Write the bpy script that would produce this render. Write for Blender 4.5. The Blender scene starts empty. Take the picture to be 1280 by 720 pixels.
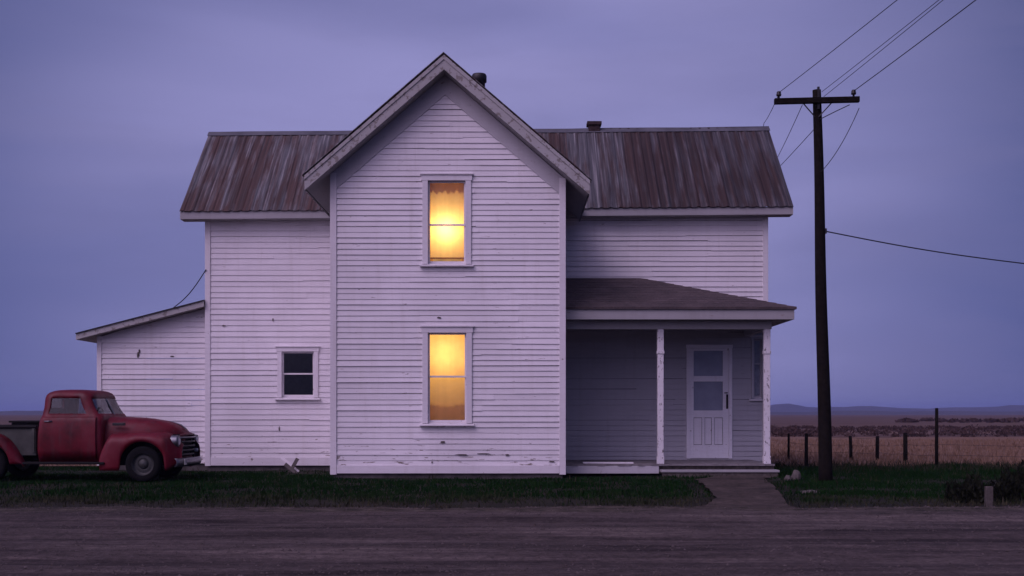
import bpy, math, random
import numpy as np
from mathutils import Vector, noise as mnoise
random.seed(7); rng = np.random.default_rng(11)
R = math.radians
sc = bpy.context.scene
COL = sc.collection
F = 1500.0; CZ = 1.3; HY = 517.0
def at(px, py, Y):            # a pixel of the photograph at distance Y
    return Vector(((px-640)*Y/F, Y, CZ-(py-HY)*Y/F))

# ------------------------------------------------------------------ materials
def newmat(name):
    m = bpy.data.materials.new(name); m.use_nodes = True
    nt = m.node_tree; b = nt.nodes['Principled BSDF']
    return m, nt, b
def N(nt, typ, **kw):
    n = nt.nodes.new(typ)
    for k, v in kw.items(): setattr(n, k, v)
    return n
def coords(nt, scale=(1,1,1), rot=(0,0,0), loc=(0,0,0)):
    tc = N(nt, 'ShaderNodeTexCoord'); mp = N(nt, 'ShaderNodeMapping')
    mp.inputs['Scale'].default_value = scale; mp.inputs['Rotation'].default_value = rot; mp.inputs['Location'].default_value = loc
    nt.links.new(tc.outputs['Object'], mp.inputs['Vector']); return mp.outputs['Vector']
def noise(nt, vec, scale, detail=4, rough=.55, dist=0):
    n = N(nt, 'ShaderNodeTexNoise'); n.inputs['Scale'].default_value = scale
    n.inputs['Detail'].default_value = detail; n.inputs['Roughness'].default_value = rough
    n.inputs['Distortion'].default_value = dist
    nt.links.new(vec, n.inputs['Vector']); return n.outputs['Fac']
def ramp(nt, fac, stops):
    r = N(nt, 'ShaderNodeValToRGB'); e = r.color_ramp.elements
    while len(e) < len(stops): e.new(.5)
    for s, (p, c) in zip(e, stops):
        s.position = p; s.color = (*c, 1) if not isinstance(c, (int, float)) else (c, c, c, 1)
    nt.links.new(fac, r.inputs['Fac']); return r.outputs['Color']
def mix(nt, fac, a, b, mode='MIX'):
    m = N(nt, 'ShaderNodeMix', data_type='RGBA', blend_type=mode)
    for sock, v in ((m.inputs[0], fac), (m.inputs[6], a), (m.inputs[7], b)):
        if isinstance(v, (int, float)): sock.default_value = v
        elif isinstance(v, tuple): sock.default_value = (*v, 1)
        else: nt.links.new(v, sock)
    return m.outputs[2]
def mth(nt, op, a, b=None, clamp=False):
    m = N(nt, 'ShaderNodeMath', operation=op, use_clamp=clamp)
    for i, v in enumerate((a, b)):
        if v is None: continue
        if isinstance(v, (int, float)): m.inputs[i].default_value = v
        else: nt.links.new(v, m.inputs[i])
    return m.outputs[0]
def bump(nt, b, h, strength=.4, dist=.01):
    n = N(nt, 'ShaderNodeBump'); n.inputs['Strength'].default_value = strength; n.inputs['Distance'].default_value = dist
    nt.links.new(h, n.inputs['Height']); nt.links.new(n.outputs['Normal'], b.inputs['Normal'])
def plain(name, col, rough=.6, metal=0, var=.25, vscale=8, bmp=0):
    m, nt, b = newmat(name)
    v = coords(nt); n = noise(nt, v, vscale, 5)
    c = ramp(nt, n, [(.25, tuple(x*(1-var) for x in col)), (.75, tuple(min(1, x*(1+var)) for x in col))])
    nt.links.new(c, b.inputs['Base Color']); b.inputs['Roughness'].default_value = rough; b.inputs['Metallic'].default_value = metal
    if not metal: b.inputs['Specular IOR Level'].default_value = .12
    if bmp: bump(nt, b, noise(nt, v, vscale*6, 4), bmp, .01)
    return m
def paint(name, base, peel=.62, wood=(.16,.135,.12), low=None, grime=.12, hchip=True, stretch=(1.2,1.2,7)):
    """old white house paint: faint grime, horizontal chips down to grey wood"""
    m, nt, b = newmat(name)
    v = coords(nt); vs = coords(nt, stretch)
    g = noise(nt, v, .55, 5, .6); fine = noise(nt, coords(nt, (2, 2, 14)), 1.6, 6, .7)
    streak = noise(nt, coords(nt, (5, 5, .35)), 1.3, 5, .65)
    c1 = mix(nt, ramp(nt, g, [(.35, 0), (.7, 1)]), base, tuple(x*(1-grime) for x in base))
    c1 = mix(nt, ramp(nt, fine, [(.45, 0), (.75, .55)]), c1, tuple(x*y for x, y in zip(base, (.80,.79,.76))))
    c1 = mix(nt, ramp(nt, streak, [(.52, 0), (.78, .5)]), c1, tuple(x*y for x, y in zip(base, (.72,.70,.66))))
    chip = noise(nt, vs, 3.1, 8, .62, .3)
    if low is not None:       # chips grow towards the splash zone at the foot of the wall
        sx = N(nt, 'ShaderNodeSeparateXYZ'); tc = N(nt, 'ShaderNodeTexCoord'); nt.links.new(tc.outputs['Object'], sx.inputs[0])
        k = mth(nt, 'MULTIPLY', mth(nt, 'SUBTRACT', low, sx.outputs[2], True), .085)
        chip = mth(nt, 'ADD', chip, k)
    cm = ramp(nt, chip, [(peel, 0), (peel+.025, 1)])
    c = mix(nt, cm, c1, mix(nt, fine, wood, tuple(x*1.9 for x in wood)))
    nt.links.new(c, b.inputs['Base Color']); b.inputs['Roughness'].default_value = .7
    b.inputs['Specular IOR Level'].default_value = .3
    h = mth(nt, 'ADD', mth(nt, 'MULTIPLY', fine, .5), mth(nt, 'MULTIPLY', mth(nt, 'SUBTRACT', 1, cm), .5))
    bump(nt, b, h, .35, .006)
    return m
M = {}
W = (.78, .75, .77)
M['siding'] = paint('white siding paint', W, .675, low=1.2, grime=.18)
M['porch_siding'] = paint('siding paint darkened for porch shade', (.46,.455,.49), .69)  # wing siding darkened in the colour for the shade under the porch roof
M['frieze'] = paint('frieze paint darkened for shade', (.50,.485,.51), .66, stretch=(3,3,3))  # shade under the gable eaves is put into this darker colour
M['trim'] = paint('white trim paint', (.74,.71,.73), .68, stretch=(3,3,3))
M['post'] = paint('peeling post paint', (.74,.72,.74), .60, wood=(.09,.08,.075), stretch=(9,9,4))
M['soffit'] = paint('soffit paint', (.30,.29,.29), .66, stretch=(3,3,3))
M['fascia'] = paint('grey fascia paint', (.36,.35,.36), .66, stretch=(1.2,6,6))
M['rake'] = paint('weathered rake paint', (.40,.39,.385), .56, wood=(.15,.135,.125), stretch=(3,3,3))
M['doorpaint'] = paint('door paint', (.82,.81,.85), .66, stretch=(4,4,4), grime=.06)
M['wood'] = plain('weathered wood', (.10,.085,.078), .85, var=.5, vscale=14, bmp=.4)
M['polewood'] = plain('creosoted pole wood', (.010,.008,.007), .95, var=.5, vscale=10, bmp=.5)
M['stone'] = plain('foundation stone', (.09,.08,.08), .9, var=.5, vscale=5, bmp=.6)
M['rock'] = plain('pale stone', (.10,.088,.083), .9, var=.3, vscale=12, bmp=.5)
M['chim'] = plain('sooty brick', (.05,.035,.035), .9, var=.5, vscale=18, bmp=.6)
M['darkmetal'] = plain('dark metal', (.035,.033,.035), .5, .5)
M['rubber'] = plain('tyre rubber', (.008,.008,.009), .95)
M['wheel'] = plain('dull wheel steel', (.040,.042,.040), .55, .4, var=.5, vscale=20)
M['wire'] = plain('wire', (.03,.03,.035), .6)
M['glassdark'] = None

def metal_roof(name, bright):
    m, nt, b = newmat(name)
    v = coords(nt); st = coords(nt, (6.5, .55, .55))
    a = noise(nt, st, 1.0, 6, .62, .25); st2 = coords(nt, (16, .35, .35), loc=(4, 1, 2)); f = noise(nt, st2, 1.4, 5, .6)
    big = noise(nt, coords(nt, (.8, .5, .5), loc=(9, 3, 0)), .8, 4, .6)
    zinc = ramp(nt, f, [(.3, tuple(x*bright for x in (.055,.056,.064))), (.5, tuple(x*bright for x in (.10,.098,.105))), (.72, tuple(x*bright for x in (.31,.30,.305)))])
    rust = ramp(nt, f, [(.3, tuple(x*bright for x in (.028,.017,.016))), (.7, tuple(x*bright for x in (.085,.042,.034)))])
    k = mth(nt, 'ADD', a, mth(nt, 'MULTIPLY', mth(nt, 'SUBTRACT', big, .5), .5))
    # each sheet of metal has weathered to its own tone
    sx = N(nt, 'ShaderNodeSeparateXYZ'); nt.links.new(v, sx.inputs[0])
    cell = mth(nt, 'FLOOR', mth(nt, 'MULTIPLY', sx.outputs[0], 1/.66))
    wn = N(nt, 'ShaderNodeTexWhiteNoise', noise_dimensions='1D'); nt.links.new(cell, wn.inputs['W'])
    k = mth(nt, 'ADD', k, mth(nt, 'MULTIPLY', mth(nt, 'SUBTRACT', wn.outputs['Value'], .5), .2))
    c = mix(nt, ramp(nt, k, [(.38, 0), (.60, 1)]), zinc, rust)
    old = mth(nt, 'MULTIPLY', mth(nt, 'ADD', sx.outputs[0], mth(nt, 'MULTIPLY', big, 3.0)), .16)  # darker to the right: the gable's shade put into the roof colour
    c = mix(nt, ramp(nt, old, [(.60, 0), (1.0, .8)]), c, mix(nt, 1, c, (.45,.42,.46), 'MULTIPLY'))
    nt.links.new(c, b.inputs['Base Color']); b.inputs['Roughness'].default_value = .65; b.inputs['Metallic'].default_value = .15
    bump(nt, b, f, .2, .01); return m
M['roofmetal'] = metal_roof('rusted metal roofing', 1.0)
M['shingle'] = None
def shingles():
    m, nt, b = newmat('worn asphalt shingles')
    v = coords(nt); n1 = noise(nt, v, 2.2, 6, .7); n2 = noise(nt, v, 26, 4, .6)
    c = ramp(nt, n1, [(.3, (.025,.019,.021)), (.5, (.065,.047,.048)), (.7, (.14,.105,.105))])
    c = mix(nt, .5, c, ramp(nt, n2, [(.3, (.03,.025,.027)), (.7, (.12,.09,.09))]))
    nt.links.new(c, b.inputs['Base Color']); b.inputs['Roughness'].default_value = .95
    br = N(nt, 'ShaderNodeTexBrick'); nt.links.new(v, br.inputs['Vector']); br.inputs['Scale'].default_value = 4
    bump(nt, b, mth(nt, 'ADD', n2, br.outputs['Fac']), .5, .01); return m
M['shingle'] = shingles()
def glass(name, tint=(.9,.92,.95), refl=.12, rough=.03):
    m, nt, b = newmat(name); nt.nodes.remove(b)
    t = N(nt, 'ShaderNodeBsdfTransparent'); t.inputs[0].default_value = (*tint, 1)
    g = N(nt, 'ShaderNodeBsdfGlossy'); g.inputs['Roughness'].default_value = rough
    mx = N(nt, 'ShaderNodeMixShader'); lw = N(nt, 'ShaderNodeLayerWeight'); lw.inputs['Blend'].default_value = refl
    out = nt.nodes['Material Output']
    k = mth(nt, 'ADD', lw.outputs['Fresnel'], .02)
    nt.links.new(k, mx.inputs[0]); nt.links.new(t.outputs[0], mx.inputs[1]); nt.links.new(g.outputs[0], mx.inputs[2])
    nt.links.new(mx.outputs[0], out.inputs[0]); return m
M['glass'] = glass('window glass')
M['carglass'] = glass('dusty windscreen glass', (.72,.74,.76), .28, .10)
M['tintglass'] = glass('glass tinted for dark cab', (.16,.17,.18), .2, .2)  # far cab window: the cab's inner darkness is put into the tint
def fabric(name, col, trans, tw=.6):
    m, nt, b = newmat(name); nt.nodes.remove(b)
    v = coords(nt, (1, 1, 1)); n = noise(nt, v, 3.5, 5, .6); n2 = noise(nt, coords(nt, (16, 1, .6)), 1.2, 4)
    k = ramp(nt, mth(nt, 'ADD', mth(nt, 'MULTIPLY', n, .6), mth(nt, 'MULTIPLY', n2, .4)), [(.3, tuple(x*.72 for x in trans)), (.7, trans)])
    d = N(nt, 'ShaderNodeBsdfDiffuse'); d.inputs[0].default_value = (*col, 1)
    t = N(nt, 'ShaderNodeBsdfTranslucent'); nt.links.new(k, t.inputs[0])
    mx = N(nt, 'ShaderNodeMixShader'); mx.inputs[0].default_value = tw
    nt.links.new(d.outputs[0], mx.inputs[1]); nt.links.new(t.outputs[0], mx.inputs[2])
    nt.links.new(mx.outputs[0], nt.nodes['Material Output'].inputs[0]); return m
M['blind'] = fabric('translucent roller blind', (.6,.48,.3), (.97,.70,.33), .65)
M['curtain'] = fabric('amber curtain', (.35,.22,.12), (.8,.46,.16), .6)
M['room'] = plain('papered room wall', (.6,.5,.36), .9)
def carpaint():
    m, nt, b = newmat('faded red truck paint')
    v = coords(nt); n1 = noise(nt, v, 2.0, 6, .65); n2 = noise(nt, v, 9, 6, .7); st = noise(nt, coords(nt, (7, 7, .9)), 1.2, 4)
    c = ramp(nt, n1, [(.3, (.050,.003,.006)), (.5, (.118,.004,.013)), (.72, (.145,.016,.028))])
    c = mix(nt, ramp(nt, st, [(.52, 0), (.72, .55)]), c, (.085,.038,.045))
    c = mix(nt, ramp(nt, n2, [(.64, 0), (.70, 1)]), c, (.06,.028,.022))
    nt.links.new(c, b.inputs['Base Color'])
    nt.links.new(ramp(nt, n2, [(.3, .38), (.7, .62)]), b.inputs['Roughness'])
    b.inputs['Specular IOR Level'].default_value = .28
    bump(nt, b, n1, .1, .01); return m
M['red'] = carpaint()
M['bedpaint'] = plain('bare grey bed steel', (.055,.057,.05), .6, .3, var=.4, vscale=5)
M['chrome'] = plain('dull chrome', (.20,.20,.215), .42, .85, var=.2, vscale=20)
M['dark'] = plain('dark recess', (.012,.011,.012), .7)
M['seat'] = plain('worn vinyl', (.06,.045,.04), .6)
M['lens'] = plain('headlamp lens', (.5,.5,.53), .15, .1, var=.1)
M['plate'] = plain('pale licence plate', (.45,.45,.42), .5, var=.4, vscale=40)

def soil(name, stops, fine=(.7, 1.25), sc1=.5, stretch=(1,1,1), bs=.6):
    m, nt, b = newmat(name)
    v = coords(nt); vs = coords(nt, stretch)
    n1 = noise(nt, vs, sc1, 7, .62, .3); n2 = noise(nt, v, 14, 6, .75); n3 = noise(nt, vs, sc1*6, 5, .6)
    c = ramp(nt, mth(nt, 'ADD', mth(nt, 'MULTIPLY', n1, .6), mth(nt, 'MULTIPLY', n3, .4)), stops)
    c = mix(nt, 1, c, ramp(nt, n2, [(.3, fine[0]), (.72, fine[1])]), 'MULTIPLY')
    nt.links.new(c, b.inputs['Base Color']); b.inputs['Roughness'].default_value = .95; b.inputs['Specular IOR Level'].default_value = .15
    bump(nt, b, mth(nt, 'ADD', n2, n3), bs, .04); return m
M['ground'] = soil('dark plains soil', [(.3, (.010,.012,.008)), (.7, (.032,.027,.021))], sc1=.35)
M['plain'] = soil('distant plain', [(.34, (.055,.035,.030)), (.47, (.13,.085,.065)), (.53, (.09,.055,.05)), (.66, (.19,.13,.10))], sc1=.010, stretch=(.35,1.6,1), bs=0)
M['field'] = soil('tan stubble field', [(.3, (.16,.097,.068)), (.5, (.195,.122,.087)), (.7, (.235,.152,.108))], sc1=.12, stretch=(.3,1.2,1))
M['road'] = soil('packed gravel road', [(.33, (.034,.027,.029)), (.47, (.066,.053,.054)), (.55, (.048,.037,.040)), (.68, (.105,.083,.080))], sc1=.55, stretch=(.16,1.15,1), bs=.8, fine=(.62,1.4))
M['road'] = None
def roadmat():
    m, nt, b = newmat('rutted dirt road')
    v = coords(nt)
    a = noise(nt, coords(nt, (.22, 1.9, 1)), 1.0, 6, .62, .5); a2 = noise(nt, coords(nt, (.5, 4.5, 1), loc=(5, 2, 0)), 1.2, 5, .6, .3)
    big = noise(nt, coords(nt, (.12, .5, 1), loc=(2, 7, 0)), 1.0, 4, .5)
    n2 = noise(nt, v, 16, 6, .75); n3 = noise(nt, v, 3.5, 5, .7)
    k = mth(nt, 'ADD', mth(nt, 'MULTIPLY', a, .5), mth(nt, 'ADD', mth(nt, 'MULTIPLY', a2, .20), mth(nt, 'MULTIPLY', big, .30)))
    c = ramp(nt, k, [(.38, (.022,.016,.016)), (.47, (.058,.045,.044)), (.53, (.084,.066,.063)), (.63, (.150,.120,.110))])
    c = mix(nt, 1, c, ramp(nt, n2, [(.3, .5), (.72, 1.55)]), 'MULTIPLY')
    c = mix(nt, 1, c, ramp(nt, n3, [(.3, .72), (.7, 1.25)]), 'MULTIPLY')
    vc = ramp(nt, n3, [(.35, (.022,.021,.014)), (.5, (.058,.048,.038)), (.66, (.13,.108,.088))])
    sx = N(nt, 'ShaderNodeSeparateXYZ'); nt.links.new(v, sx.inputs[0])
    wob = mth(nt, 'MULTIPLY', mth(nt, 'SUBTRACT', noise(nt, coords(nt, (.5, 1.3, 1)), 1.0, 6, .65), .5), 3.2)
    t = mth(nt, 'ADD', mth(nt, 'SUBTRACT', sx.outputs[1], 15.15), wob)
    c = mix(nt, ramp(nt, t, [(.0, 0), (.8, 1)]), c, vc)
    nt.links.new(c, b.inputs['Base Color']); b.inputs['Roughness'].default_value = .95; b.inputs['Specular IOR Level'].default_value = .15
    bump(nt, b, mth(nt, 'ADD', mth(nt, 'MULTIPLY', n2, .7), mth(nt, 'ADD', n3, a2)), .9, .05); return m
M['road'] = roadmat()
M['verge'] = soil('verge dirt', [(.35, (.026,.023,.018)), (.7, (.075,.059,.049))], sc1=.9, stretch=(.4,1,1))
M['path'] = soil('trodden path dirt', [(.34, (.030,.025,.021)), (.5, (.066,.052,.045)), (.66, (.115,.09,.076))], sc1=1.3, fine=(.55, 1.45), bs=.9)
M['hill'] = soil('far hills', [(.3, (.05,.045,.045)), (.7, (.10,.085,.075))], sc1=.004, bs=0)
def blades(name, cols, rough=.9, dry=None):
    m, nt, b = newmat(name)
    v = coords(nt); n1 = noise(nt, v, .8, 5, .65); n2 = noise(nt, v, 9, 3)
    c = ramp(nt, mth(nt, 'ADD', mth(nt, 'MULTIPLY', n1, .55), mth(nt, 'MULTIPLY', n2, .45)), cols)
    if dry:      # dusty, half-dead plants along the edge of the road
        sx = N(nt, 'ShaderNodeSeparateXYZ'); nt.links.new(v, sx.inputs[0])
        w_ = mth(nt, 'ADD', mth(nt, 'SUBTRACT', sx.outputs[1], 16.0), mth(nt, 'MULTIPLY', mth(nt, 'SUBTRACT', noise(nt, coords(nt, (.6, 1, 1)), .9, 4), .5), 6))
        c = mix(nt, ramp(nt, mth(nt, 'MULTIPLY', w_, .33), [(.1, 1), (1.0, 0)]), c, ramp(nt, n2, [(.3, (.020,.019,.011)), (.7, (.075,.062,.042))]))
    nt.links.new(c, b.inputs['Base Color']); b.inputs['Roughness'].default_value = rough; b.inputs['Specular IOR Level'].default_value = .1
    return m
M['grass'] = blades('lawn grass', [(.3, (.002,.012,.002)), (.50, (.005,.026,.004)), (.60, (.010,.027,.006)), (.71, (.050,.043,.026))], dry=True)
M['weeds'] = blades('dry weeds', [(.3, (.010,.014,.007)), (.5, (.028,.028,.017)), (.75, (.075,.062,.042))])
M['stubble'] = blades('straw stubble', [(.3, (.15,.092,.062)), (.7, (.235,.15,.104))])
M['scrub'] = blades('reddish scrub', [(.3, (.050,.030,.030)), (.7, (.080,.052,.048))])
M['shrub'] = blades('dark shrub leaves', [(.3, (.005,.007,.004)), (.7, (.018,.019,.011))])

# ------------------------------------------------------------------ mesh helpers
class MB:
    def __init__(s): s.v = []; s.f = []
    def add(s, vs, fs):
        n = len(s.v); s.v += [tuple(p) for p in vs]; s.f += [tuple(i+n for i in f) for f in fs]; return s
    def quad(s, a, b, c, d): return s.add([a, b, c, d], [(0, 1, 2, 3)])
    def box(s, x0, x1, y0, y1, z0, z1):
        return s.add([(x0,y0,z0),(x1,y0,z0),(x1,y1,z0),(x0,y1,z0),(x0,y0,z1),(x1,y0,z1),(x1,y1,z1),(x0,y1,z1)],
                     [(0,3,2,1),(4,5,6,7),(0,1,5,4),(1,2,6,5),(2,3,7,6),(3,0,4,7)])
    def prism(s, poly, vec):       # closed polygon (3D) extruded by vec
        n = len(poly); vec = Vector(vec); P = [Vector(p) for p in poly]
        return s.add(P+[p+vec for p in P], [tuple(range(n))[::-1], tuple(range(n, 2*n))]+[(i, (i+1) % n, n+(i+1) % n, n+i) for i in range(n)])
    def tube(s, pts, r, seg=8, cap=True):
        P = [Vector(p) for p in pts]; rs = r if isinstance(r, (list, tuple)) else [r]*len(P); rings = []
        for i, p in enumerate(P):
            d = (P[min(i+1, len(P)-1)]-P[max(i-1, 0)]).normalized()
            up = Vector((0,0,1)) if abs(d.z) < .9 else Vector((0,1,0))
            a = d.cross(up).normalized(); b = a.cross(d)
            rings.append([p+(a*math.cos(t)+b*math.sin(t))*rs[i] for t in [2*math.pi*k/seg for k in range(seg)]])
        vs = [q for rg in rings for q in rg]; fs = []
        for i in range(len(P)-1):
            for k in range(seg):
                fs.append((i*seg+k, i*seg+(k+1) % seg, (i+1)*seg+(k+1) % seg, (i+1)*seg+k))
        if cap: fs += [tuple(range(seg))[::-1], tuple(range((len(P)-1)*seg, len(P)*seg))]
        return s.add(vs, fs)
    def grid(s, rows, closed=False):    # rows of equal length
        m = len(rows[0]); vs = [q for r in rows for q in r]; fs = []
        for i in range(len(rows)-1):
            for k in range(m if closed else m-1):
                fs.append((i*m+k, i*m+(k+1) % m, (i+1)*m+(k+1) % m, (i+1)*m+k))
        return s.add(vs, fs)
    def lathe(s, prof, c, axis='Y', seg=32):   # prof: (radius, along) ; axis Y
        rows = []
        for k in range(seg):
            t = 2*math.pi*k/seg
            rows.append([(c[0]+r*math.cos(t), c[1]+a, c[2]+r*math.sin(t)) for r, a in prof])
        rows.append(rows[0]); return s.grid(rows)
OFF = {}
def obj(name, mb, mat, parent=None, smooth=False, local=False, bevel=0, solid=0, subs=0):
    me = bpy.data.meshes.new(name)
    off = Vector((0,0,0)) if (parent is None or local) else OFF[parent.name]
    me.from_pydata([tuple(Vector(p)-off) for p in mb.v], [], mb.f)
    me.validate(); me.update()
    o = bpy.data.objects.new(name, me); COL.objects.link(o); me.materials.append(mat)
    if parent: o.parent = parent
    OFF[o.name] = off
    if smooth: me.shade_smooth()
    if solid:
        md = o.modifiers.new('solid', 'SOLIDIFY'); md.thickness = solid; md.offset = -1
    if bevel:
        md = o.modifiers.new('bevel', 'BEVEL'); md.width = bevel; md.segments = 2; md.limit_method = 'ANGLE'; md.angle_limit = R(40)
    if subs:
        md = o.modifiers.new('sub', 'SUBSURF'); md.levels = subs; md.render_levels = subs
    return o
def tag(o, label=None, cat=None, group=None, kind=None):
    for k, v in (('label', label), ('category', cat), ('group', group), ('kind', kind)):
        if v: o[k] = v
    return o
def thing(name, label, cat, loc, rz=0, group=None):
    o = bpy.data.objects.new(name, None); COL.objects.link(o); o.location = loc; o.rotation_euler = (0, 0, rz)
    OFF[o.name] = Vector(loc); return tag(o, label, cat, group)

# ------------------------------------------------------------------ the house
G = 24.4; Yw = 27.5; PF = 25.2
house = thing('farmhouse', 'weathered white clapboard farmhouse with rusty metal roof and two lit windows', 'house', (-1.3, Yw, 0))
def clap(u0, u1, z0, z1, expo, T, holes=(), lf=None, rf=None, th=.021):
    """lapped boards between z0 and z1; T(u, z, d) puts a point d proud of the wall plane"""
    mb = MB(); nrow = max(1, round((z1-z0)/expo)); e = (z1-z0)/nrow
    lf = lf or (lambda z: u0); rf = rf or (lambda z: u1)
    for i in range(nrow):
        zb = z0+i*e; zt = zb+e; jt = random.uniform(-.003, .003)
        zs = sorted({zb, zt} | {h for H in holes for h in (H[2], H[3]) if zb+1e-4 < h < zt-1e-4})
        cuts = []; u = u0+random.uniform(1.5, 4.2)
        while u < u1-.4: cuts.append((u, random.uniform(-.0035, .0035), random.uniform(-.003, .003))); u += random.uniform(1.8, 4.8)
        for k in range(len(zs)-1):
            a, b = zs[k], zs[k+1]; mid = (a+b)/2
            la, ra, lb, rb = lf(a), rf(a), lf(b), rf(b)
            if ra-la < .01: continue
            spans = [(None, None)]; hs = sorted([H for H in holes if H[2] < mid < H[3]])
            edges = ['L']+[x for H in hs for x in (H[0], H[1])]+['R']
            for q in range(0, len(edges), 2):
                A, B = edges[q], edges[q+1]
                bounds = [A]+[c[0] for c in cuts if (A == 'L' or c[0] > A) and (B == 'R' or c[0] < B) and la+.05 < c[0] < ra-.05 and lb+.05 < c[0] < rb-.05]+[B]
                for w in range(len(bounds)-1):
                    s0, s1 = bounds[w], bounds[w+1]
                    j = random.Random(int(((s0 if s0 != 'L' else -99)*100)+i*7919)); dd = j.uniform(-.007, .006); dz = j.uniform(-.007, .007); dz2 = dz+j.uniform(-.007, .007)
                    xa0 = la if s0 == 'L' else s0; xb0 = lb if s0 == 'L' else s0
                    xa1 = ra if s1 == 'R' else s1; xb1 = rb if s1 == 'R' else s1
                    def D(z): return .003+(th-.003+dd+jt)*(zt-z)/e
                    aa = a+(dz if a == zb else 0)
                    ab = a+(dz2 if a == zb else 0)
                    mb.quad(T(xa0, aa, D(a)), T(xa1, ab, D(a)), T(xb1, b, D(b)), T(xb0, b, D(b)))
                    if a == zb: mb.quad(T(xa0, aa, -.002), T(xa1, ab, -.002), T(xa1, ab, D(a)), T(xa0, aa, D(a)))
    return mb
gx0, gx1 = at(415, 0, G).x, at(705, 0, G).x; gxc = -1.36; gk = .866
GP = 8.45; rakeV = .27; sofZ = GP-rakeV
def win_open(x0p, x1p, y0p, y1p, Y):
    a, b = at(x0p, y1p, Y), at(x1p, y0p, Y); return (a.x, b.x, a.z, b.z)
W1 = win_open(535, 582, 226, 329, G); W2 = win_open(535, 583, 416, 528, G)
W3 = win_open(352.4, 392.5, 439.5, 496, Yw)
TF = lambda Y: (lambda u, z, d: (u, Y-d, z))
ztop = sofZ-gk*(gx1-gxc)+.03
h1, h2 = [(w[0]-.02, w[1]+.02, w[2]-.02, w[3]+.02) for w in (W1, W2)]; h3 = (W3[0]-.02, W3[1]+.02, W3[2]-.02, W3[3]+.02)
lf = lambda z: max(gx0, gxc-(sofZ-z)/gk+.02); rf = lambda z: min(gx1, gxc+(sofZ-z)/gk-.02)
obj('gable_wall', clap(gx0, gx1, .12, sofZ-.02, .113, TF(G), [h1, h2], lf, rf), M['siding'], house)
# gable bay side walls
obj('bay_side_wall', clap(G, Yw, .12, 6.2, .113, lambda u, z, d: (gx0-d, u, z)), M['siding'], house)
obj('bay_side_wall', clap(G, Yw, .12, 6.2, .113, lambda u, z, d: (gx1+d, u, z)), M['siding'], house)
wx0, wx1 = at(258.5, 0, Yw).x, at(958, 0, Yw).x
HB = Yw+4.6; YE = Yw-.35; YR = Yw+2.3; 
ez = lambda x: 5.84+(x+7.52)*.008; rz_ = lambda x: 8.24+(x+7.52)*.0095      # eave and ridge heights
obj('left_wing_wall', clap(wx0, gx0, .14, 5.74, .128, TF(Yw), [h3]), M['siding'], house)
Dx0, Dx1, Dz0, Dz1 = at(858, 0, Yw).x, at(915, 0, Yw).x, .22, at(0, 431, Yw).z
NW = win_open(942, 952.5, 424, 497, Yw)
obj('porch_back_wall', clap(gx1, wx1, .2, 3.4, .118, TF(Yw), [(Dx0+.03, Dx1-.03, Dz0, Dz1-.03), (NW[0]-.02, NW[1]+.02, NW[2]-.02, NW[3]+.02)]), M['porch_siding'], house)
obj('right_wing_wall', clap(gx1, wx1, 3.4, 5.84, .118, TF(Yw)), M['siding'], house)
for xx, s in ((wx0, -1), (wx1, 1)):
    obj('end_wall', clap(Yw, HB, .14, 8.0, .12, (lambda xx, s: lambda u, z, d: (xx+s*d, u, z))(xx, s), (),
        lambda z: Yw if z < 5.75 else Yw+(z-5.75)*.98, lambda z: HB if z < 5.75 else HB-(z-5.75)*.98), M['siding'], house)
obj('rear_wall', clap(wx0, wx1, .14, 5.8, .12, lambda u, z, d: (u, HB+d, z)), M['siding'], house)
fb = MB(); fb.box(gx0+.03, gx1-.03, G+.03, Yw, -.15, .118); fb.box(wx0+.03, wx1-.03, Yw+.03, HB-.03, -.15, .138)
obj('foundation', fb, M['stone'], house)
# corner boards, base boards, frieze
def corner(x0, x1, y0, y1, z0, z1): obj('corner_board', MB().box(x0, x1, y0, y1, z0, z1), M['trim'], house, bevel=.004)
corner(gx0-.035, gx0+.095, G-.036, G+.10, .06, sofZ-gk*(gxc-gx0)+.0)
corner(gx1-.095, gx1+.035, G-.036, G+.10, .06, sofZ-gk*(gx1-gxc)+.0)
corner(wx0-.035, wx0+.085, Yw-.036, Yw+.10, .10, 5.70)
corner(wx1-.085, wx1+.035, Yw-.036, Yw+.10, .20, 5.80)
obj('base_board', MB().box(gx0+.10, gx1-.10, G-.032, G+.005, .085, .25), M['trim'], house, bevel=.004)
obj('base_board', MB().box(wx0+.09, gx0-.04, Yw-.032, Yw+.005, .11, .30), M['trim'], house, bevel=.004)
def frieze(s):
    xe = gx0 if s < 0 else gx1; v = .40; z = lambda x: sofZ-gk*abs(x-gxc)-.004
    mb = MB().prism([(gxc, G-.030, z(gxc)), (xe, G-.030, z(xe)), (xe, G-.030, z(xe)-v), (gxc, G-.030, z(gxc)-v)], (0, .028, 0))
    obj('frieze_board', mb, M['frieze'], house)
frieze(-1); frieze(1)
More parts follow.
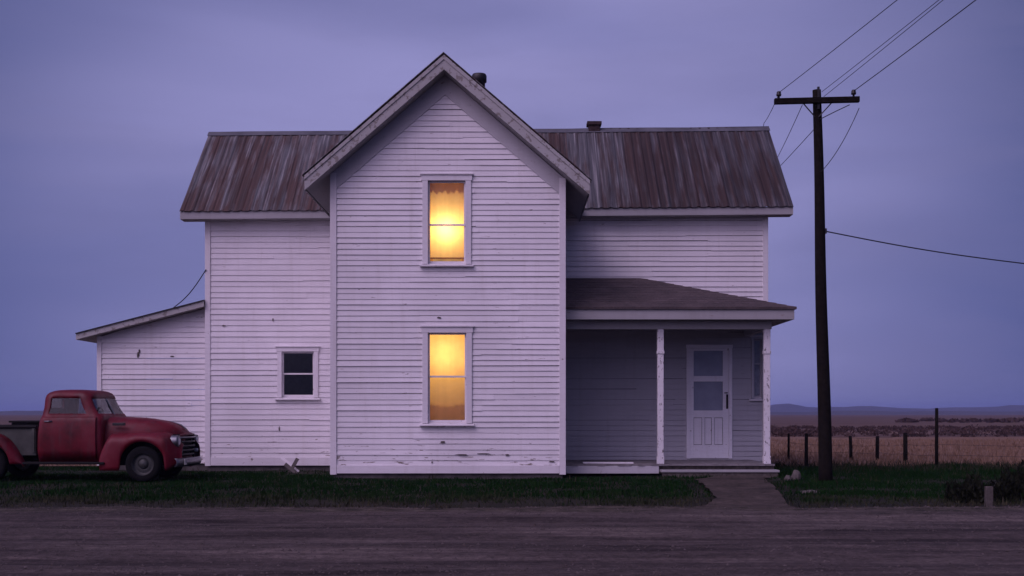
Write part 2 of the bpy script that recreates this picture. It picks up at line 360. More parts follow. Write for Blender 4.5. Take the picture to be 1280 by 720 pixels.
# gable roof
Yf = G-.42
for s, xe, in ((-1, at(380.5, 0, Yf).x), (1, at(737, 0, Yf).x)):
    z = lambda x: GP-gk*abs(x-gxc); ze = z(xe)
    if s > 0: ze = z(xe)+.02
    yb = YR+.1
    n = int((yb-Yf)/.22); rows = []
    for i in range(n*4+1):
        y = Yf-.03+(yb-Yf+.03)*i/(n*4); h = .0 if i % 4 else .022
        rows.append([(gxc, y, GP+.045+h), (xe+s*.04, y, ze-.035*1+.045+h)])
    obj('roof', MB().grid(rows), M['roofmetal'], house, solid=.012)
    # rake board with a small crown strip, soffits
    p = [(gxc, Yf, GP), (xe, Yf, ze), (xe, Yf, ze-rakeV), (gxc, Yf, GP-rakeV)]
    obj('rake_board', MB().prism(p, (0, .035, 0)), M['rake'], house)
    p = [(gxc, Yf-.018, GP+.02), (xe+s*.01, Yf-.018, ze+.012), (xe+s*.01, Yf-.018, ze-.07), (gxc, Yf-.018, GP-.07)]
    obj('rake_moulding', MB().prism(p, (0, .016, 0)), M['rake'], house)
    mb = MB().prism([(gxc, Yf+.036, sofZ), (xe, Yf+.036, ze-rakeV), (xe, Yf+.036, ze-rakeV+.02), (gxc, Yf+.036, sofZ+.02)], (0, 3.2, 0))
    obj('soffit', mb, M['soffit'], house)
    obj('side_fascia', MB().box(min(xe, xe-s*.03), max(xe, xe-s*.03), Yf+.036, YE+.2, ze-rakeV, ze-.02), M['darkmetal'], house)
# main roof
x0r, x1r = at(225, 0, YE).x, at(991.5, 0, YE).x
def roofside(front):
    rows = []; n = int((x1r-x0r)/.22)
    for i in range(n*6+1):
        x = x0r+(x1r-x0r)*i/(n*6); h = (0, .018, .018, 0, .003, 0)[i % 6]
        ye = YE-.03 if front else 2*YR-YE+.03
        row = []
        for k in range(7):
            t = k/6; w = .004*math.sin(x*3.1+k*2)
            row.append((x, ye+(YR-ye)*t, ez(x)+(rz_(x)-ez(x))*t+h+.02+w))
        rows.append(row)
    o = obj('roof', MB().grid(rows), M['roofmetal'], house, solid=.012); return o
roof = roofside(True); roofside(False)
cap = MB()
for s in (-1, 1):
    rows = []
    for i in range(15):
        x = x0r-.02+(x1r-x0r+.04)*i/14; z = rz_(x)+.055+random.uniform(-.006, .006); rows.append([(x, YR, z), (x, YR+s*.16, z-.13)])
    cap.grid(rows)
ridge = obj('ridge_cap', cap, plain('grey ridge metal', (.10,.10,.115), .6, .2, var=.4, vscale=2), house, solid=.006)
for (a, b) in ((x0r, gx0-.04), (gx1+.04, x1r)):
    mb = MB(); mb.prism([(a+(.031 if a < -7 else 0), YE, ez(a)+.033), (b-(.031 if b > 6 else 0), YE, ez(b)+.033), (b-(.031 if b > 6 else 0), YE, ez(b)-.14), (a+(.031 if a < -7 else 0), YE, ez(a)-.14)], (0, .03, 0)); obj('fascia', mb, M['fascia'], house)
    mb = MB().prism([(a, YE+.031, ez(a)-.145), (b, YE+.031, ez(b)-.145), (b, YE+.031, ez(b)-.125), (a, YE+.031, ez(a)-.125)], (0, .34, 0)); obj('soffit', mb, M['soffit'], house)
for xx, s in ((x0r, 1), (x1r, -1)):
    for d in (-1, 1):
        ye = YR+d*(YR-YE)
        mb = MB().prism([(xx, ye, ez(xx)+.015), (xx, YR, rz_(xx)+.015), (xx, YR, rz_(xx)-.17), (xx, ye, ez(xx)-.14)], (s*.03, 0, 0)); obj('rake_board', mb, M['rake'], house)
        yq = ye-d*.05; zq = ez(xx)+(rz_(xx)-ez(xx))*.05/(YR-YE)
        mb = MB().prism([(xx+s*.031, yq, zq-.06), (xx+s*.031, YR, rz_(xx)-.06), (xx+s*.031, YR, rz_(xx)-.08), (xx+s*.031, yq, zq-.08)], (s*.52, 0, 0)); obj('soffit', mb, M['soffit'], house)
# chimneys
c = at(599, 0, 30.6); mb = MB()
mb.lathe([(0, 0), (.14, 0), (.15, .1), (.15, .95), (.19, .97), (.19, 1.13), (.17, 1.17), (0, 1.19)], (0, 0, 0), seg=20)
mb.v = [(c.x+x, 30.6+z, 8.78+y) for x, y, z in mb.v]
obj('stove_pipe', mb, M['darkmetal'], house, smooth=True)
c = at(742.5, 0, YR); mb = MB().box(c.x-.14, c.x+.14, YR-.12, YR+.14, 8.1, 8.44); obj('chimney', mb, M['chim'], house, bevel=.01)
obj('chimney_cap', MB().box(c.x-.18, c.x+.18, YR-.16, YR+.18, 8.442, 8.53), M['chim'], house, bevel=.01)

# windows
def window(w, Y, lit=0, mid=None, cas=.115, dx=0, label=None, lowblind=None, mat=None):
    mat = mat or M['trim']
    x0, x1, z0, z1 = w
    c = MB(); c.box(x0-cas, x0, Y-.045, Y+.02, z0-.02, z1); c.box(x1, x1+cas, Y-.045, Y+.02, z0-.02, z1)
    c.box(x0-cas-.02, x1+cas+.02, Y-.05, Y+.02, z1, z1+cas); 
    win = obj('window', c, mat, house, bevel=.004)
    if label: win['label'] = label
    obj('drip_cap', MB().box(x0-cas-.045, x1+cas+.045, Y-.075, Y+.01, z1+cas+.001, z1+cas+.028), M['trim'], win, bevel=.003)
    obj('sill', MB().prism([(x0-cas-.05, Y-.10, z0-.075), (x0-cas-.05, Y-.10, z0-.045), (x0-cas-.05, Y+.02, z0-.021), (x0-cas-.05, Y+.02, z0-.075)], (x1-x0+2*cas+.10, 0, 0)), M['trim'], win, bevel=.003)
    j = MB()   # jambs
    j.box(x0-.019, x0, Y+.021, Y+.14, z0, z1); j.box(x1, x1+.019, Y+.021, Y+.14, z0, z1); j.box(x0-.019, x1+.019, Y+.021, Y+.14, z1, z1+.019); j.box(x0-.019, x1+.019, Y+.021, Y+.14, z0-.019, z0)
    obj('jamb', j, M['trim'], win)
    zm = mid; f = .035
    for (a, b, yy) in ((zm-.012, z1-.002, Y+.035), (z0+.002, zm+.022, Y+.065)):
        s = MB(); s.box(x0+.001, x0+f, yy, yy+.028, a, b); s.box(x1-f, x1-.001, yy, yy+.028, a, b)
        s.box(x0+f, x1-f, yy, yy+.028, b-f, b); s.box(x0+f, x1-f, yy, yy+.028, a, a+(f if yy < Y+.05 else f*1.3))
        sa = obj('sash', s, mat, win)
        obj('pane', MB().box(x0+f+.001, x1-f-.001, yy+.011, yy+.015, a+f+.001, b-f-.001), M['glass'], win)
    if lit:
        yb = Y+.115; rows = []
        zb = z0+.01 if lowblind is None else lowblind
        for i in range(9):
            x = x0+.006+(x1-x0-.012)*i/8; rows.append([(x, yb+.004*math.sin(i*1.7+k), zb+(z1-zb-.03)*k/10) for k in range(11)])
        obj('roller_blind', MB().grid(rows), M['blind'], win, smooth=True)
        obj('blind_hem', MB().box(x0+.01, x1-.01, yb-.012, yb+.0, zb+.002, zb+.03), M['curtain'], win)
    return win
zm1 = at(0, 281, G).z; zm2 = at(0, 471, G).z
w1 = window(W1, G, 1, zm1, label='upper window glowing bright yellow behind a blind', lowblind=W1[2]+.10)
# short valance pulled across the top of the upper window
x0, x1, z0, z1 = W1; rows = []
for i in range(25):
    x = x0+.006+(x1-x0-.012)*i/24; rows.append([(x, G+.150+.012*math.sin(i*1.9), z) for z in (z1-.005, z1-.15, z1-.30+.02*math.sin(i*.8))])
obj('valance', MB().grid(rows), M['curtain'], w1, smooth=True)
for s in (0, 1):
    rows = []
    for i in range(9):
        x = (x0+.004+i*.012) if s == 0 else (x1-.004-i*.012); rows.append([(x, G+.185+.01*math.sin(i*2.2), z) for z in (z1-.01, (z0+z1)/2, z0+.01)])
    obj('curtain', MB().grid(rows), M['curtain'], w1, smooth=True)
w2 = window(W2, G, 1, zm2, label='lower window glowing amber behind a full blind')
x0, x1, z0, z1 = W2; rows = []
for i in range(21):
    x = x0+.006+(x1-x0-.012)*i/20; rows.append([(x, G+.155+.012*math.sin(i*2.1), z) for z in (z0+.42+.02*math.sin(i*.5), z0+.2, z0+.012)])
obj('cafe_curtain', MB().grid(rows), M['blind'], w2, smooth=True)
w3 = window(W3, Yw, 0, at(0, 467.5, Yw).z, cas=.10, label='small unlit window with dark panes')
nw = window(NW, Yw, 0, at(0, 455, Yw).z, cas=.055, mat=M['porch_siding'], label='narrow window at the end of the porch wall')
obj('net_curtain', MB().box(NW[0]+.005, NW[1]-.005, Yw+.12, Yw+.125, NW[2]+.01, NW[3]-.01), plain('grey net curtain', (.45,.44,.47), .9), nw)
# rooms behind the lit windows and the dark one (walls, floor and ceiling as one shell each)
def room(w, Y, dz0, dz1, depth, mat, name, side=.55):
    x0, x1, z0, z1 = w[0]-side, w[1]+side, w[2]-dz0, w[3]+dz1; y0 = Y+.205; y1 = Y+depth
    mb = MB(); mb.quad((x0,y1,z0),(x1,y1,z0),(x1,y1,z1),(x0,y1,z1)); mb.quad((x0,y0,z0),(x0,y1,z0),(x0,y1,z1),(x0,y0,z1)); mb.quad((x1,y0,z0),(x1,y1,z0),(x1,y1,z1),(x1,y0,z1))
    mb.quad((x0,y0,z0),(x1,y0,z0),(x1,y1,z0),(x0,y1,z0)); mb.quad((x0,y0,z1),(x1,y0,z1),(x1,y1,z1),(x0,y1,z1))
    # inner face of the front wall, round the opening
    X0, X1, Z0, Z1 = w
    for a in ((x0,X0-.02,z0,z1),(X1+.02,x1,z0,z1),(X0-.02,X1+.02,z0,Z0-.02),(X0-.02,X1+.02,Z1+.02,z1)):
        mb.quad((a[0],y0,a[2]),(a[1],y0,a[2]),(a[1],y0,a[3]),(a[0],y0,a[3]))
    for (a, b) in (((X0-.02,Z0-.02),(X1+.02,Z0-.02)),((X1+.02,Z0-.02),(X1+.02,Z1+.02)),((X1+.02,Z1+.02),(X0-.02,Z1+.02)),((X0-.02,Z1+.02),(X0-.02,Z0-.02))):
        mb.quad((a[0],Y+.141,a[1]),(b[0],Y+.141,b[1]),(b[0],y0,b[1]),(a[0],y0,a[1]))
    return obj(name, mb, mat, house)
room(W1, G, .55, .45, 2.2, M['room'], 'bedroom_shell'); room(W2, G, .6, .5, 2.2, M['room'], 'parlour_shell')
room(W3, Yw, .6, .6, 2.5, plain('room tone with pane reflection', (.028,.042,.075), .9), 'pantry_shell', side=.5)  # dark blue wall colour stands in for the sky reflected in the panes
def lamp(name, loc, e, col, r):
    L = bpy.data.lights.new(name, 'POINT'); L.energy = e; L.color = col; L.shadow_soft_size = r
    o = bpy.data.objects.new(name, L); o.location = loc; COL.objects.link(o); return o
lamp('bedroom_bulb', (at(558, 0, G+.5).x, G+.42, at(0, 288, G+.4).z), 44, (1, .70, .33), .05)
lamp('parlour_bulb', (at(559, 0, G+.9).x, G+.62, at(0, 443, G+.62).z), 42, (1, .66, .29), .10)

# lean-to on the left
Yl = Yw+.22; lx0 = at(123.5, 0, Yl).x; YLf = Yw-.12
la = at(96, 417, YLf); lb = at(258, 375, YLf); lsl = (lb.z-la.z)/(lb.x-la.x)
LZ = lambda x: la.z+(x-la.x)*lsl
obj('lean_to_wall', clap(lx0, wx0, .16, LZ(wx0)-.1, .122, TF(Yl), (), lambda z: max(lx0, (z+.14-la.z)/lsl+la.x), None), M['siding'], house)
obj('lean_to_side_wall', clap(Yl, Yl+3.6, .16, LZ(lx0)-.13, .122, lambda u, z, d: (lx0-d, u, z)), M['siding'], house)
corner(lx0-.035, lx0+.07, Yl-.036, Yl+.08, .10, LZ(lx0)-.13)
obj('foundation', MB().box(lx0+.03, wx0, Yl+.03, Yl+3.5, -.15, .158), M['stone'], house)
rows = []
xa, xb = la.x-.03, wx0-.037
for i in range(17):
    y = YLf-.03+(3.9)*i/16; h = .02*(i % 2); rows.append([(xa, y, LZ(xa)+.02+h), (xb, y, LZ(xb)+.02+h)])
obj('lean_to_roof', MB().grid(rows), M['darkmetal'], house, solid=.02)
obj('lean_to_rake_board', MB().prism([(la.x, YLf, LZ(la.x)), (xb, YLf, LZ(xb)), (xb, YLf, LZ(xb)-.13), (la.x, YLf, LZ(la.x)-.13)], (0, .03, 0)), M['rake'], house)
obj('soffit', MB().prism([(la.x, YLf+.031, LZ(la.x)-.12), (xb, YLf+.031, LZ(xb)-.12), (xb, YLf+.031, LZ(xb)-.10), (la.x, YLf+.031, LZ(la.x)-.10)], (0, 3.7, 0)), M['soffit'], house)
obj('lean_to_fascia', MB().box(la.x-.02, la.x+.0, YLf, YLf+3.7, LZ(la.x)-.14, LZ(la.x)), M['rake'], house)

# porch
PE = PF-.36; pxr = at(993, 0, PE).x; pze = 3.44; pzt = at(0, 350, Yw).z; px_post = at(825.5, 0, PF).x; px_end = at(958.5, 0, PF).x
hipx = at(800, 0, Yw-.03).x
top = [(gx1+.036, Yw-.03, pzt), (hipx, Yw-.03, pzt)]
mb = MB()
mb.prism([(gx1+.036, PE-.04, pze+.02), (pxr+.04, PE-.04, pze+.02), (hipx, Yw-.03, pzt), (gx1+.036, Yw-.03, pzt)], (0, 0, .035))
mb.prism([(pxr+.04, PE-.04, pze+.02), (pxr+.04, Yw-.03, pze+.02), (hipx, Yw-.03, pzt)], (0, 0, .035))
prf = obj('porch_roof', mb, M['shingle'], house)
rows = []
sh = MB()      # shingle courses on the front slope
for k in range(17):
    t0, t1 = k/17, (k+1)/17
    def P(t, side, lift):
        y = PE-.04+(Yw-.03-PE+.04)*t; z = pze+.02+(pzt-pze-.02)*t+.037+lift
        return (gx1+.037 if side == 0 else pxr+.04+(hipx-pxr-.04)*t, y, z)
    sh.quad(P(t0, 0, .014), P(t0, 1, .014), P(t1, 1, .004), P(t1, 0, .004)); sh.quad(P(t0, 0, .0), P(t0, 1, .0), P(t0, 1, .014), P(t0, 0, .014))
obj('shingles', sh, M['shingle'], prf)
obj('porch_fascia', MB().box(gx1+.036, pxr, PE, PE+.03, pze-.19, pze+.018), M['fascia'], house, bevel=.004)
obj('porch_fascia', MB().box(pxr-.03, pxr, PE+.031, Yw-.04, pze-.19, pze+.018), M['fascia'], house, bevel=.004)
obj('porch_ceiling', MB().box(gx1+.036, pxr-.031, PE+.031, Yw-.04, pze-.19, pze-.165), M['soffit'], house)
bt = pze-.192
obj('porch_beam', MB().box(gx1+.036, px_end+.09, PF-.06, PF+.08, 3.07, bt), M['fascia'], house, bevel=.004)
obj('porch_beam', MB().box(px_end-.05, px_end+.09, PF+.081, Yw-.04, 3.07, bt), M['fascia'], house, bevel=.004)
FZ = .245
def post(x):
    mb = MB(); mb.box(x-.075, x+.075, PF-.065, PF+.085, FZ+.001, FZ+.16); mb.box(x-.063, x+.063, PF-.053, PF+.073, FZ+.161, 2.55); mb.box(x-.078, x+.078, PF-.068, PF+.088, 2.551, 2.62); mb.box(x-.066, x+.066, PF-.056, PF+.076, 2.621, 3.069)
    return obj('porch_post', mb, M['post'], house, bevel=.008)
post(px_post); post(px_end)
mb = MB(); x = gx1+.036
deckw = []
while x < px_end+.13:
    w = min(.14, px_end+.135-x); dy = random.uniform(-.012, .012)
    mb.box(x, x+w-.006, PF-.17+dy, Yw-.04, FZ-.035, FZ+random.uniform(-.004, .001)); x += .14
obj('porch_floor', mb, plain('grey porch boards', (.19,.175,.18), .8, var=.4, vscale=6, bmp=.3), house)
obj('porch_skirt', MB().box(gx1+.036, px_post-.05, PF-.165, PF-.13, .05, FZ-.037), M['frieze'], house, bevel=.004)
obj('porch_skirt', MB().box(px_post-.045, px_end+.13, PF-.10, PF-.07, .05, FZ-.037), M['wood'], house)
obj('porch_skirt', MB().box(px_end+.10, px_end+.13, PF-.069, Yw-.04, .05, FZ-.037), M['wood'], house)
obj('foundation', MB().box(gx1+.1, px_end, PF+.1, Yw-.1, -.1, .2), M['dark'], house)
st = obj('porch_step', MB().box(px_post-.04, px_end+.16, PF-.50, PF-.175, .09, .135), M['fascia'], house, bevel=.006)
obj('riser', MB().box(px_post-.02, px_end+.13, PF-.47, PF-.44, -.04, .088), M['wood'], st)
# porch litter: a loose board and a stack by the wall
brd = obj('loose_board', MB().prism([(1.5, PF+.1, FZ+.003), (2.55, PF+.0, FZ+.003), (2.55, PF+.14, FZ+.003), (1.5, PF+.24, FZ+.003)], (0, 0, .03)), M['trim'])
brd.location = (0,0,0); tag(brd, 'short pale loose board lying on the porch floor', 'board')
# door
d = MB(); y = Yw
d.box(Dx0, Dx0+.075, y-.045, y+.02, Dz0, Dz1-.076); d.box(Dx1-.075, Dx1, y-.045, y+.02, Dz0, Dz1-.076); d.box(Dx0-.01, Dx1+.01, y-.05, y+.02, Dz1-.075, Dz1)
obj('door_frame', d, M['doorpaint'], house, bevel=.004)
lx, rx = Dx0+.078, Dx1-.078; lz, tz = FZ+.034, Dz1-.08
gl, gr = at(867, 0, Yw).x, at(903.5, 0, Yw).x
zA, zB, zC, zD = [at(0, q, Yw).z for q in (438.5, 470, 477, 513)]; zE, zF = at(0, 522, Yw).z, at(0, 556, Yw).z
d = MB(); yy = y-.02
d.box(lx, gl, yy, yy+.04, lz, tz); d.box(gr, rx, yy, yy+.04, lz, tz); d.box(gl+.0005, gr-.0005, yy, yy+.04, zA, tz); d.box(gl+.0005, gr-.0005, yy, yy+.04, zC, zB)
d.box(gl+.0005, gr-.0005, yy, yy+.04, zE, zD); d.box(gl+.0005, gr-.0005, yy, yy+.04, lz, zF)
wd = (gr-gl); 
for k in (1, 2): d.box(gl+wd*k/3-.03, gl+wd*k/3+.03, yy, yy+.04, zF+.001, zE-.001)
door = obj('door', d, M['doorpaint'], house, bevel=.004)
for k in range(3): obj('door_panel', MB().box(gl+wd*k/3+(.040 if k else .010), gl+wd*(k+1)/3-(.040 if k < 2 else .010), yy+.020, yy+.036, zF+.010, zE-.010), M['doorpaint'], door)
for a, b in ((zB, zA), (zD, zC)): obj('pane', MB().box(gl+.001, gr-.001, yy+.016, yy+.02, a+.001, b-.001), M['glass'], door)
obj('door_curtain', MB().box(gl-.02, gr+.02, yy+.05, yy+.055, zD-.05, zA+.05), plain('grey door curtain', (.42,.41,.44), .9, var=.15, vscale=3), door)
hx = at(908.5, 0, Yw).x
obj('panel_backing', MB().box(gl-.01, gr+.01, yy+.041, yy+.046, zF-.01, zE+.01), M['dark'], door)
obj('handle_plate', MB().box(hx-.02, hx+.025, yy-.012, yy-.001, at(0, 511, Yw).z, at(0, 493, Yw).z), M['dark'], door)
obj('handle', MB().tube([(hx, yy-.012, 1.93-.15), (hx, yy-.06, 1.93-.15), (hx-.07, yy-.06, 1.93-.16)], .011), M['darkmetal'], door, smooth=True)
obj('threshold', MB().box(Dx0, Dx1, Yw-.10, Yw-.046, FZ+.002, FZ+.03), M['fascia'], house)
# back sheathing behind the porch wall openings so the inside stays dark
obj('inner_wall', MB().box(gx1+.1, wx1-.1, Yw+.28, Yw+.30, .2, 5.4), M['dark'], house)
# nicks in the paint where boards have split
def nk(px, py, w, h, Y):
    nick = MB()
    p = at(px, py, Y-.03); s = Y/F; n = 7; pts = []
    for k in range(n):
        t = 2*math.pi*k/n; r = random.uniform(.6, 1.1); pts.append((p.x+math.cos(t)*w*s*r/2, Y-.031, p.z+math.sin(t)*h*s*r/2))
    nick.prism(pts, (0, .012, 0)); obj('split_board_edge', nick, M['wood'], house)
for a in ((172.5, 444, 3, 9, Yl), (174, 439, 2.4, 5, Yl), (215, 445.5, 6, 2.4, Yl), (341, 400, 2, 5, Yw), (280, 407, 7, 1.8, Yw), (349, 535.5, 1.8, 8, Yw), (553, 552.5, 8, 3, G), (577, 568.5, 18, 2, G), (634, 568.5, 7, 3.2, G), (549, 397, 6, 2.4, G), (604, 567, 16, 1.5, G), (690, 577, 9, 1.6, G), (540, 578, 2, 3, G)): nk(*a)

# cable from the house corner down to the lean-to roof
p, q = at(257.5, 337, Yw-.06), at(217, 384.5, YLf+.5)
pts = [p.lerp(q, t)+Vector((0, 0, -.10*math.sin(math.pi*t))) for t in [k/10 for k in range(11)]]
tag(obj('cable', MB().tube(pts, .011, 6), M['wire']), 'thin dark cable running from the house corner down to the lean-to roof', 'cable')

# ------------------------------------------------------------------ truck
TX, TY = -7.06, 23.78
truck = thing('pickup_truck', 'old faded red pickup truck parked on the grass beside the lean-to', 'truck', (TX, TY, 0))
def T_(name, mb, mat, par=None, **k): return obj(name, mb, mat, par or truck, local=True, **k)
def ring(z, x0, x1, hw, r, ns=10, nx=16, ny=10):
    """rounded rectangle of fixed vertex count: +x front face, sides run along x"""
    pts = []
    def arc(cx, cy, a0):
        for k in range(ns+1):
            a = a0+math.pi/2*k/ns; pts.append((cx+r*math.cos(a), cy+r*math.sin(a), z))
    def line(ax, ay, bx, by, n):
        for k in range(1, n): pts.append((ax+(bx-ax)*k/n, ay+(by-ay)*k/n, z))
    arc(x1-r, -hw+r, -math.pi/2); line(x1, -hw+r, x1, hw-r, ny)
    arc(x1-r, hw-r, 0); line(x1-r, hw, x0+r, hw, nx)
    arc(x0+r, hw-r, math.pi/2); line(x0, hw-r, x0, -hw+r, ny)
    arc(x0+r, -hw+r, math.pi); line(x0+r, -hw, x1-r, -hw, nx)
    return pts
levels = [(.38,-2.02,-.78,.80,.08),(.60,-2.04,-.78,.84,.09),(.90,-2.03,-.78,.86,.10),(1.14,-2.01,-.78,.845,.12),(1.20,-2.00,-.78,.83,.13),
          (1.245,-1.99,-.80,.80,.15),(1.30,-1.985,-.83,.78,.16),(1.42,-1.97,-.90,.755,.18),(1.54,-1.965,-.955,.735,.18),(1.60,-1.96,-.98,.725,.18),(1.66,-1.945,-1.0,.71,.19),
          (1.705,-1.91,-1.03,.68,.21),(1.738,-1.85,-1.08,.63,.24),(1.757,-1.76,-1.16,.55,.22),(1.768,-1.60,-1.32,.36,.10)]
rings = [ring(*l) for l in levels]; n = len(rings[0]); ns, nx, ny = 10, 16, 10
# index ranges of the ring
i0 = 0; a_fr = (0, ns); front = (ns, ns+ny); a_fl = (ns+ny, 2*ns+ny); left = (2*ns+ny, 2*ns+ny+nx); a_rl = (left[1], left[1]+ns); rear = (a_rl[1], a_rl[1]+ny); a_rr = (rear[1], rear[1]+ns); right = (a_rr[1], n)
cab = MB(); cab.v = [p for r in rings for p in r]; wins = {'ws': [], 'rw': [], 'sl': [], 'sr': []}
for i in range(len(rings)-1):
    for k in range(n):
        k2 = (k+1) % n; face = (i*n+k, i*n+k2, (i+1)*n+k2, (i+1)*n+k); key = None
        if 6 <= i <= 8:
            if ns-5 <= k < ns+ny+5 and not (front[0]+4 <= k < front[0]+5 and False): key = 'ws'
            elif rear[0]+2 <= k < rear[1]-2 and i >= 7: key = 'rw'
            elif left[0]+2 <= k < left[1]-0: key = 'sl'
            elif right[0]+0 <= k < right[1]-2: key = 'sr'
        if key: wins[key].append(face)
        else: cab.f.append(face)
cab.f.append(tuple(range((len(rings)-1)*n, len(rings)*n)))
T_('cab', cab, M['red'], smooth=True, solid=.025)
for key, nm in (('ws', 'windscreen'), ('rw', 'rear_window'), ('sl', 'far_side_window'), ('sr', 'side_window')):
    g = MB(); g.v = list(cab.v); g.f = wins[key]
    used = sorted({i for f in g.f for i in f}); mp = {u: j for j, u in enumerate(used)}
    cx = -1.45
    g2 = MB(); g2.v = [(cx+(g.v[u][0]-cx)*.985, g.v[u][1]*.985, g.v[u][2]) for u in used]; g2.f = [tuple(mp[i] for i in f) for f in g.f]
    if g2.f: T_(nm.replace('far_', ''), g2, M['tintglass'] if key == 'sl' else M['carglass'], smooth=True)
T_('windscreen_divider', MB().tube([(-.815,0,1.28),(-.99,0,1.60)], .014, 6), M['chrome'])
T_('roof_lining', MB().box(-1.85,-1.1,-.6,.6,1.64,1.65), M['seat'])
T_('seat', MB().box(-1.95,-1.45,-.72,.72,.70,.86).box(-1.95,-1.80,-.72,.72,.861,1.30), M['seat'], bevel=.04)
T_('cab_floor', MB().box(-1.97,-.84,-.76,.76,.42,.46), M['dark'])
T_('dashboard', MB().box(-1.03,-.84,-.74,.74,1.0,1.25), M['red'], bevel=.03)
sw = MB()
pts = [(-1.20+.07*math.sin(t)*-.5, .36+.19*math.cos(t), 1.25+.17*math.sin(t)) for t in [2*math.pi*k/24 for k in range(25)]]
sw.tube(pts, .013, 6); sw.tube([(-1.2,.17,1.25),(-1.2,.55,1.25)], .01, 5); sw.tube([(-1.2,.36,1.25),(-.95,.36,1.05)], .02, 6)
T_('steering_wheel', sw, M['dark'], smooth=True)
# doors: skins a little proud of the cab sides
for s in (-1, 1):
    zs = [(l[0], l[3]) for l in levels[:6]]; rows = []
    for z, hw in [(.44,.812)]+zs[1:5]+[(1.225,.812)]:
        rows.append([(x, s*(hw+.010), z) for x in (-1.90,-1.895,-1.6,-1.2,-.90,-.885)])
    dr = T_('door', MB().grid(rows), M['red'], smooth=True, solid=.03 if s > 0 else -.03)
    T_('door_handle', MB().tube([(-1.86,s*.86,1.145),(-1.86,s*.895,1.15),(-1.72,s*.895,1.155)], .013, 8), M['chrome'], dr, smooth=True)
# hood
rows = []
prof = [(-.86,.66,1.245,.72),(-.6,.65,1.24,.72),(-.3,.63,1.225,.72),(0,.59,1.20,.72),(.25,.53,1.155,.72),(.42,.46,1.10,.72),(.54,.38,1.03,.72),(.61,.30,.96,.72),(.645,.22,.90,.72)]
for x, hw, zt, zb in prof:
    row = []
    for k in range(25):
        a = math.pi*k/24; c_, s_ = math.cos(a), math.sin(a)
        yy = hw*math.copysign(abs(c_)**.55, c_); zz = zb+(zt-zb)*(abs(s_)**.6); row.append((x, yy, zz))
    rows.append(row)
hd = MB().grid(rows); 
hood = T_('hood', hd, M['red'], smooth=True)
T_('hood_ornament', MB().tube([(-.2,0,1.222),(.3,0,1.15),(.5,0,1.08),(.6,0,1.0)], .014, 6), M['chrome'], hood)
for s in (-1, 1): T_('cowl_badge', MB().box(-.62,-.38,s*.70-.02,s*.70+.02,1.07,1.125).box(-.60,-.40,s*.724-.003,s*.724+.003,1.085,1.11), M['darkmetal'], hood, bevel=.005)
# cowl filler between hood and fenders
T_('radiator_panel', MB().box(-.84,.50,-.62,.62,.45,.86), M['dark'])
def zarch(x, cx, r, base):
    d = r*r-(x-cx)**2; return max(base, .33+math.sqrt(d)) if d > 0 else base
def fender(s, xs, topf, cx, yi, yo, basef, rr=.43):
    rows = []
    for x in xs:
        zt = topf(x); zb = min(zarch(x, cx, rr, basef(x)), zt-.03); row = []
        w = yo(x)
        for k in range(15):
            t = k/14
            if t < .5:
                a = math.pi/2*(t/.5); y_ = yi+(w-yi)*math.sin(a)**.9; zc = zt-min(.20, (zt-zb)*.6)*(1-math.cos(a))
            else:
                tt = (t-.5)/.5; zc0 = zt-min(.20, (zt-zb)*.6); zc = zc0+(zb-zc0)*tt; y_ = w+.015*math.sin(tt*math.pi)-.03*tt
            row.append((x, s*y_, zc))
        rows.append(row)
    return MB().grid(rows)
def smooth01(t): t = max(0, min(1, t)); return t*t*(3-2*t)
tf = lambda x: .94-.55*smooth01((-.55-x)/.42)**1.6-.30*smooth01((x-.30)/.50)**1.8
xs = sorted(set([-.83+.03*i for i in range(52)]+[.70]))
yo = lambda x: .90-.05*smooth01((-.6-x)/.25)-.24*smooth01((x-.28)/.46)**2
bf = lambda x: .21+.12*smooth01((x-.45)/.2)
for s in (-1, 1):
    fd = T_('front_fender', fender(s, xs, tf, 0, .50, yo, bf), M['red'], smooth=True, solid=.012)
    T_('fender_apron', MB().box(-.80,.62,min(s*.50,s*.56),max(s*.50,s*.56),.30,.90), M['dark'], fd)
    hl = MB().lathe([(0,.02),(.05,.035),(.075,.03),(.088,.0)], (0,0,0), seg=24); hl.v = [(.625+y, s*.66+x, .765+z) for x, y, z in hl.v]
    bz = MB().lathe([(.085,.0),(.092,.028),(.108,.024),(.113,-.02),(.115,-.12)], (0,0,0), seg=24); bz.v = [(.625+y, s*.66+x, .765+z) for x, y, z in bz.v]
    h = T_('headlight', bz, M['chrome'], smooth=True); T_('lens', hl, M['lens'], h, smooth=True)
    # parking lamp
    pk = MB().lathe([(0,.02),(.03,.018),(.04,0),(.04,-.05)], (0,0,0), seg=16); pk.v = [(.665+y, s*.60+x, .565+z) for x, y, z in pk.v]; T_('parking_lamp', pk, M['lens'], fd, smooth=True)
# grille
gs = MB()
gs.prism([(.52,-.56,.46),(.60,-.56,.86),(.60,.56,.86),(.52,.56,.46)], (.015,0,0)); T_('grille_backing', gs, M['dark'])
for k in range(5):
    z = .50+k*.083; hw = .56-.012*abs(k-2); pts = [(.70-.10*(y_/.6)**2+.008*k-.02, y_, z) for y_ in [hw*(-1+2*i/14) for i in range(15)]]
    T_('grille_bar', MB().tube(pts, .019, 8), M['chrome'] if k == 4 else plain('grey grille bar', (.05,.05,.052), .5, .5), smooth=True)
T_('grille_surround', MB().tube([(.66-.10*(y_/.6)**2, y_, .895-.05*(y_/.6)**2) for y_ in [.6*(-1+2*i/12) for i in range(13)]], .032, 8), M['red'], smooth=True)
T_('front_valance', MB().box(.50,.60,-.64,.64,.36,.46), M['red'], bevel=.02)
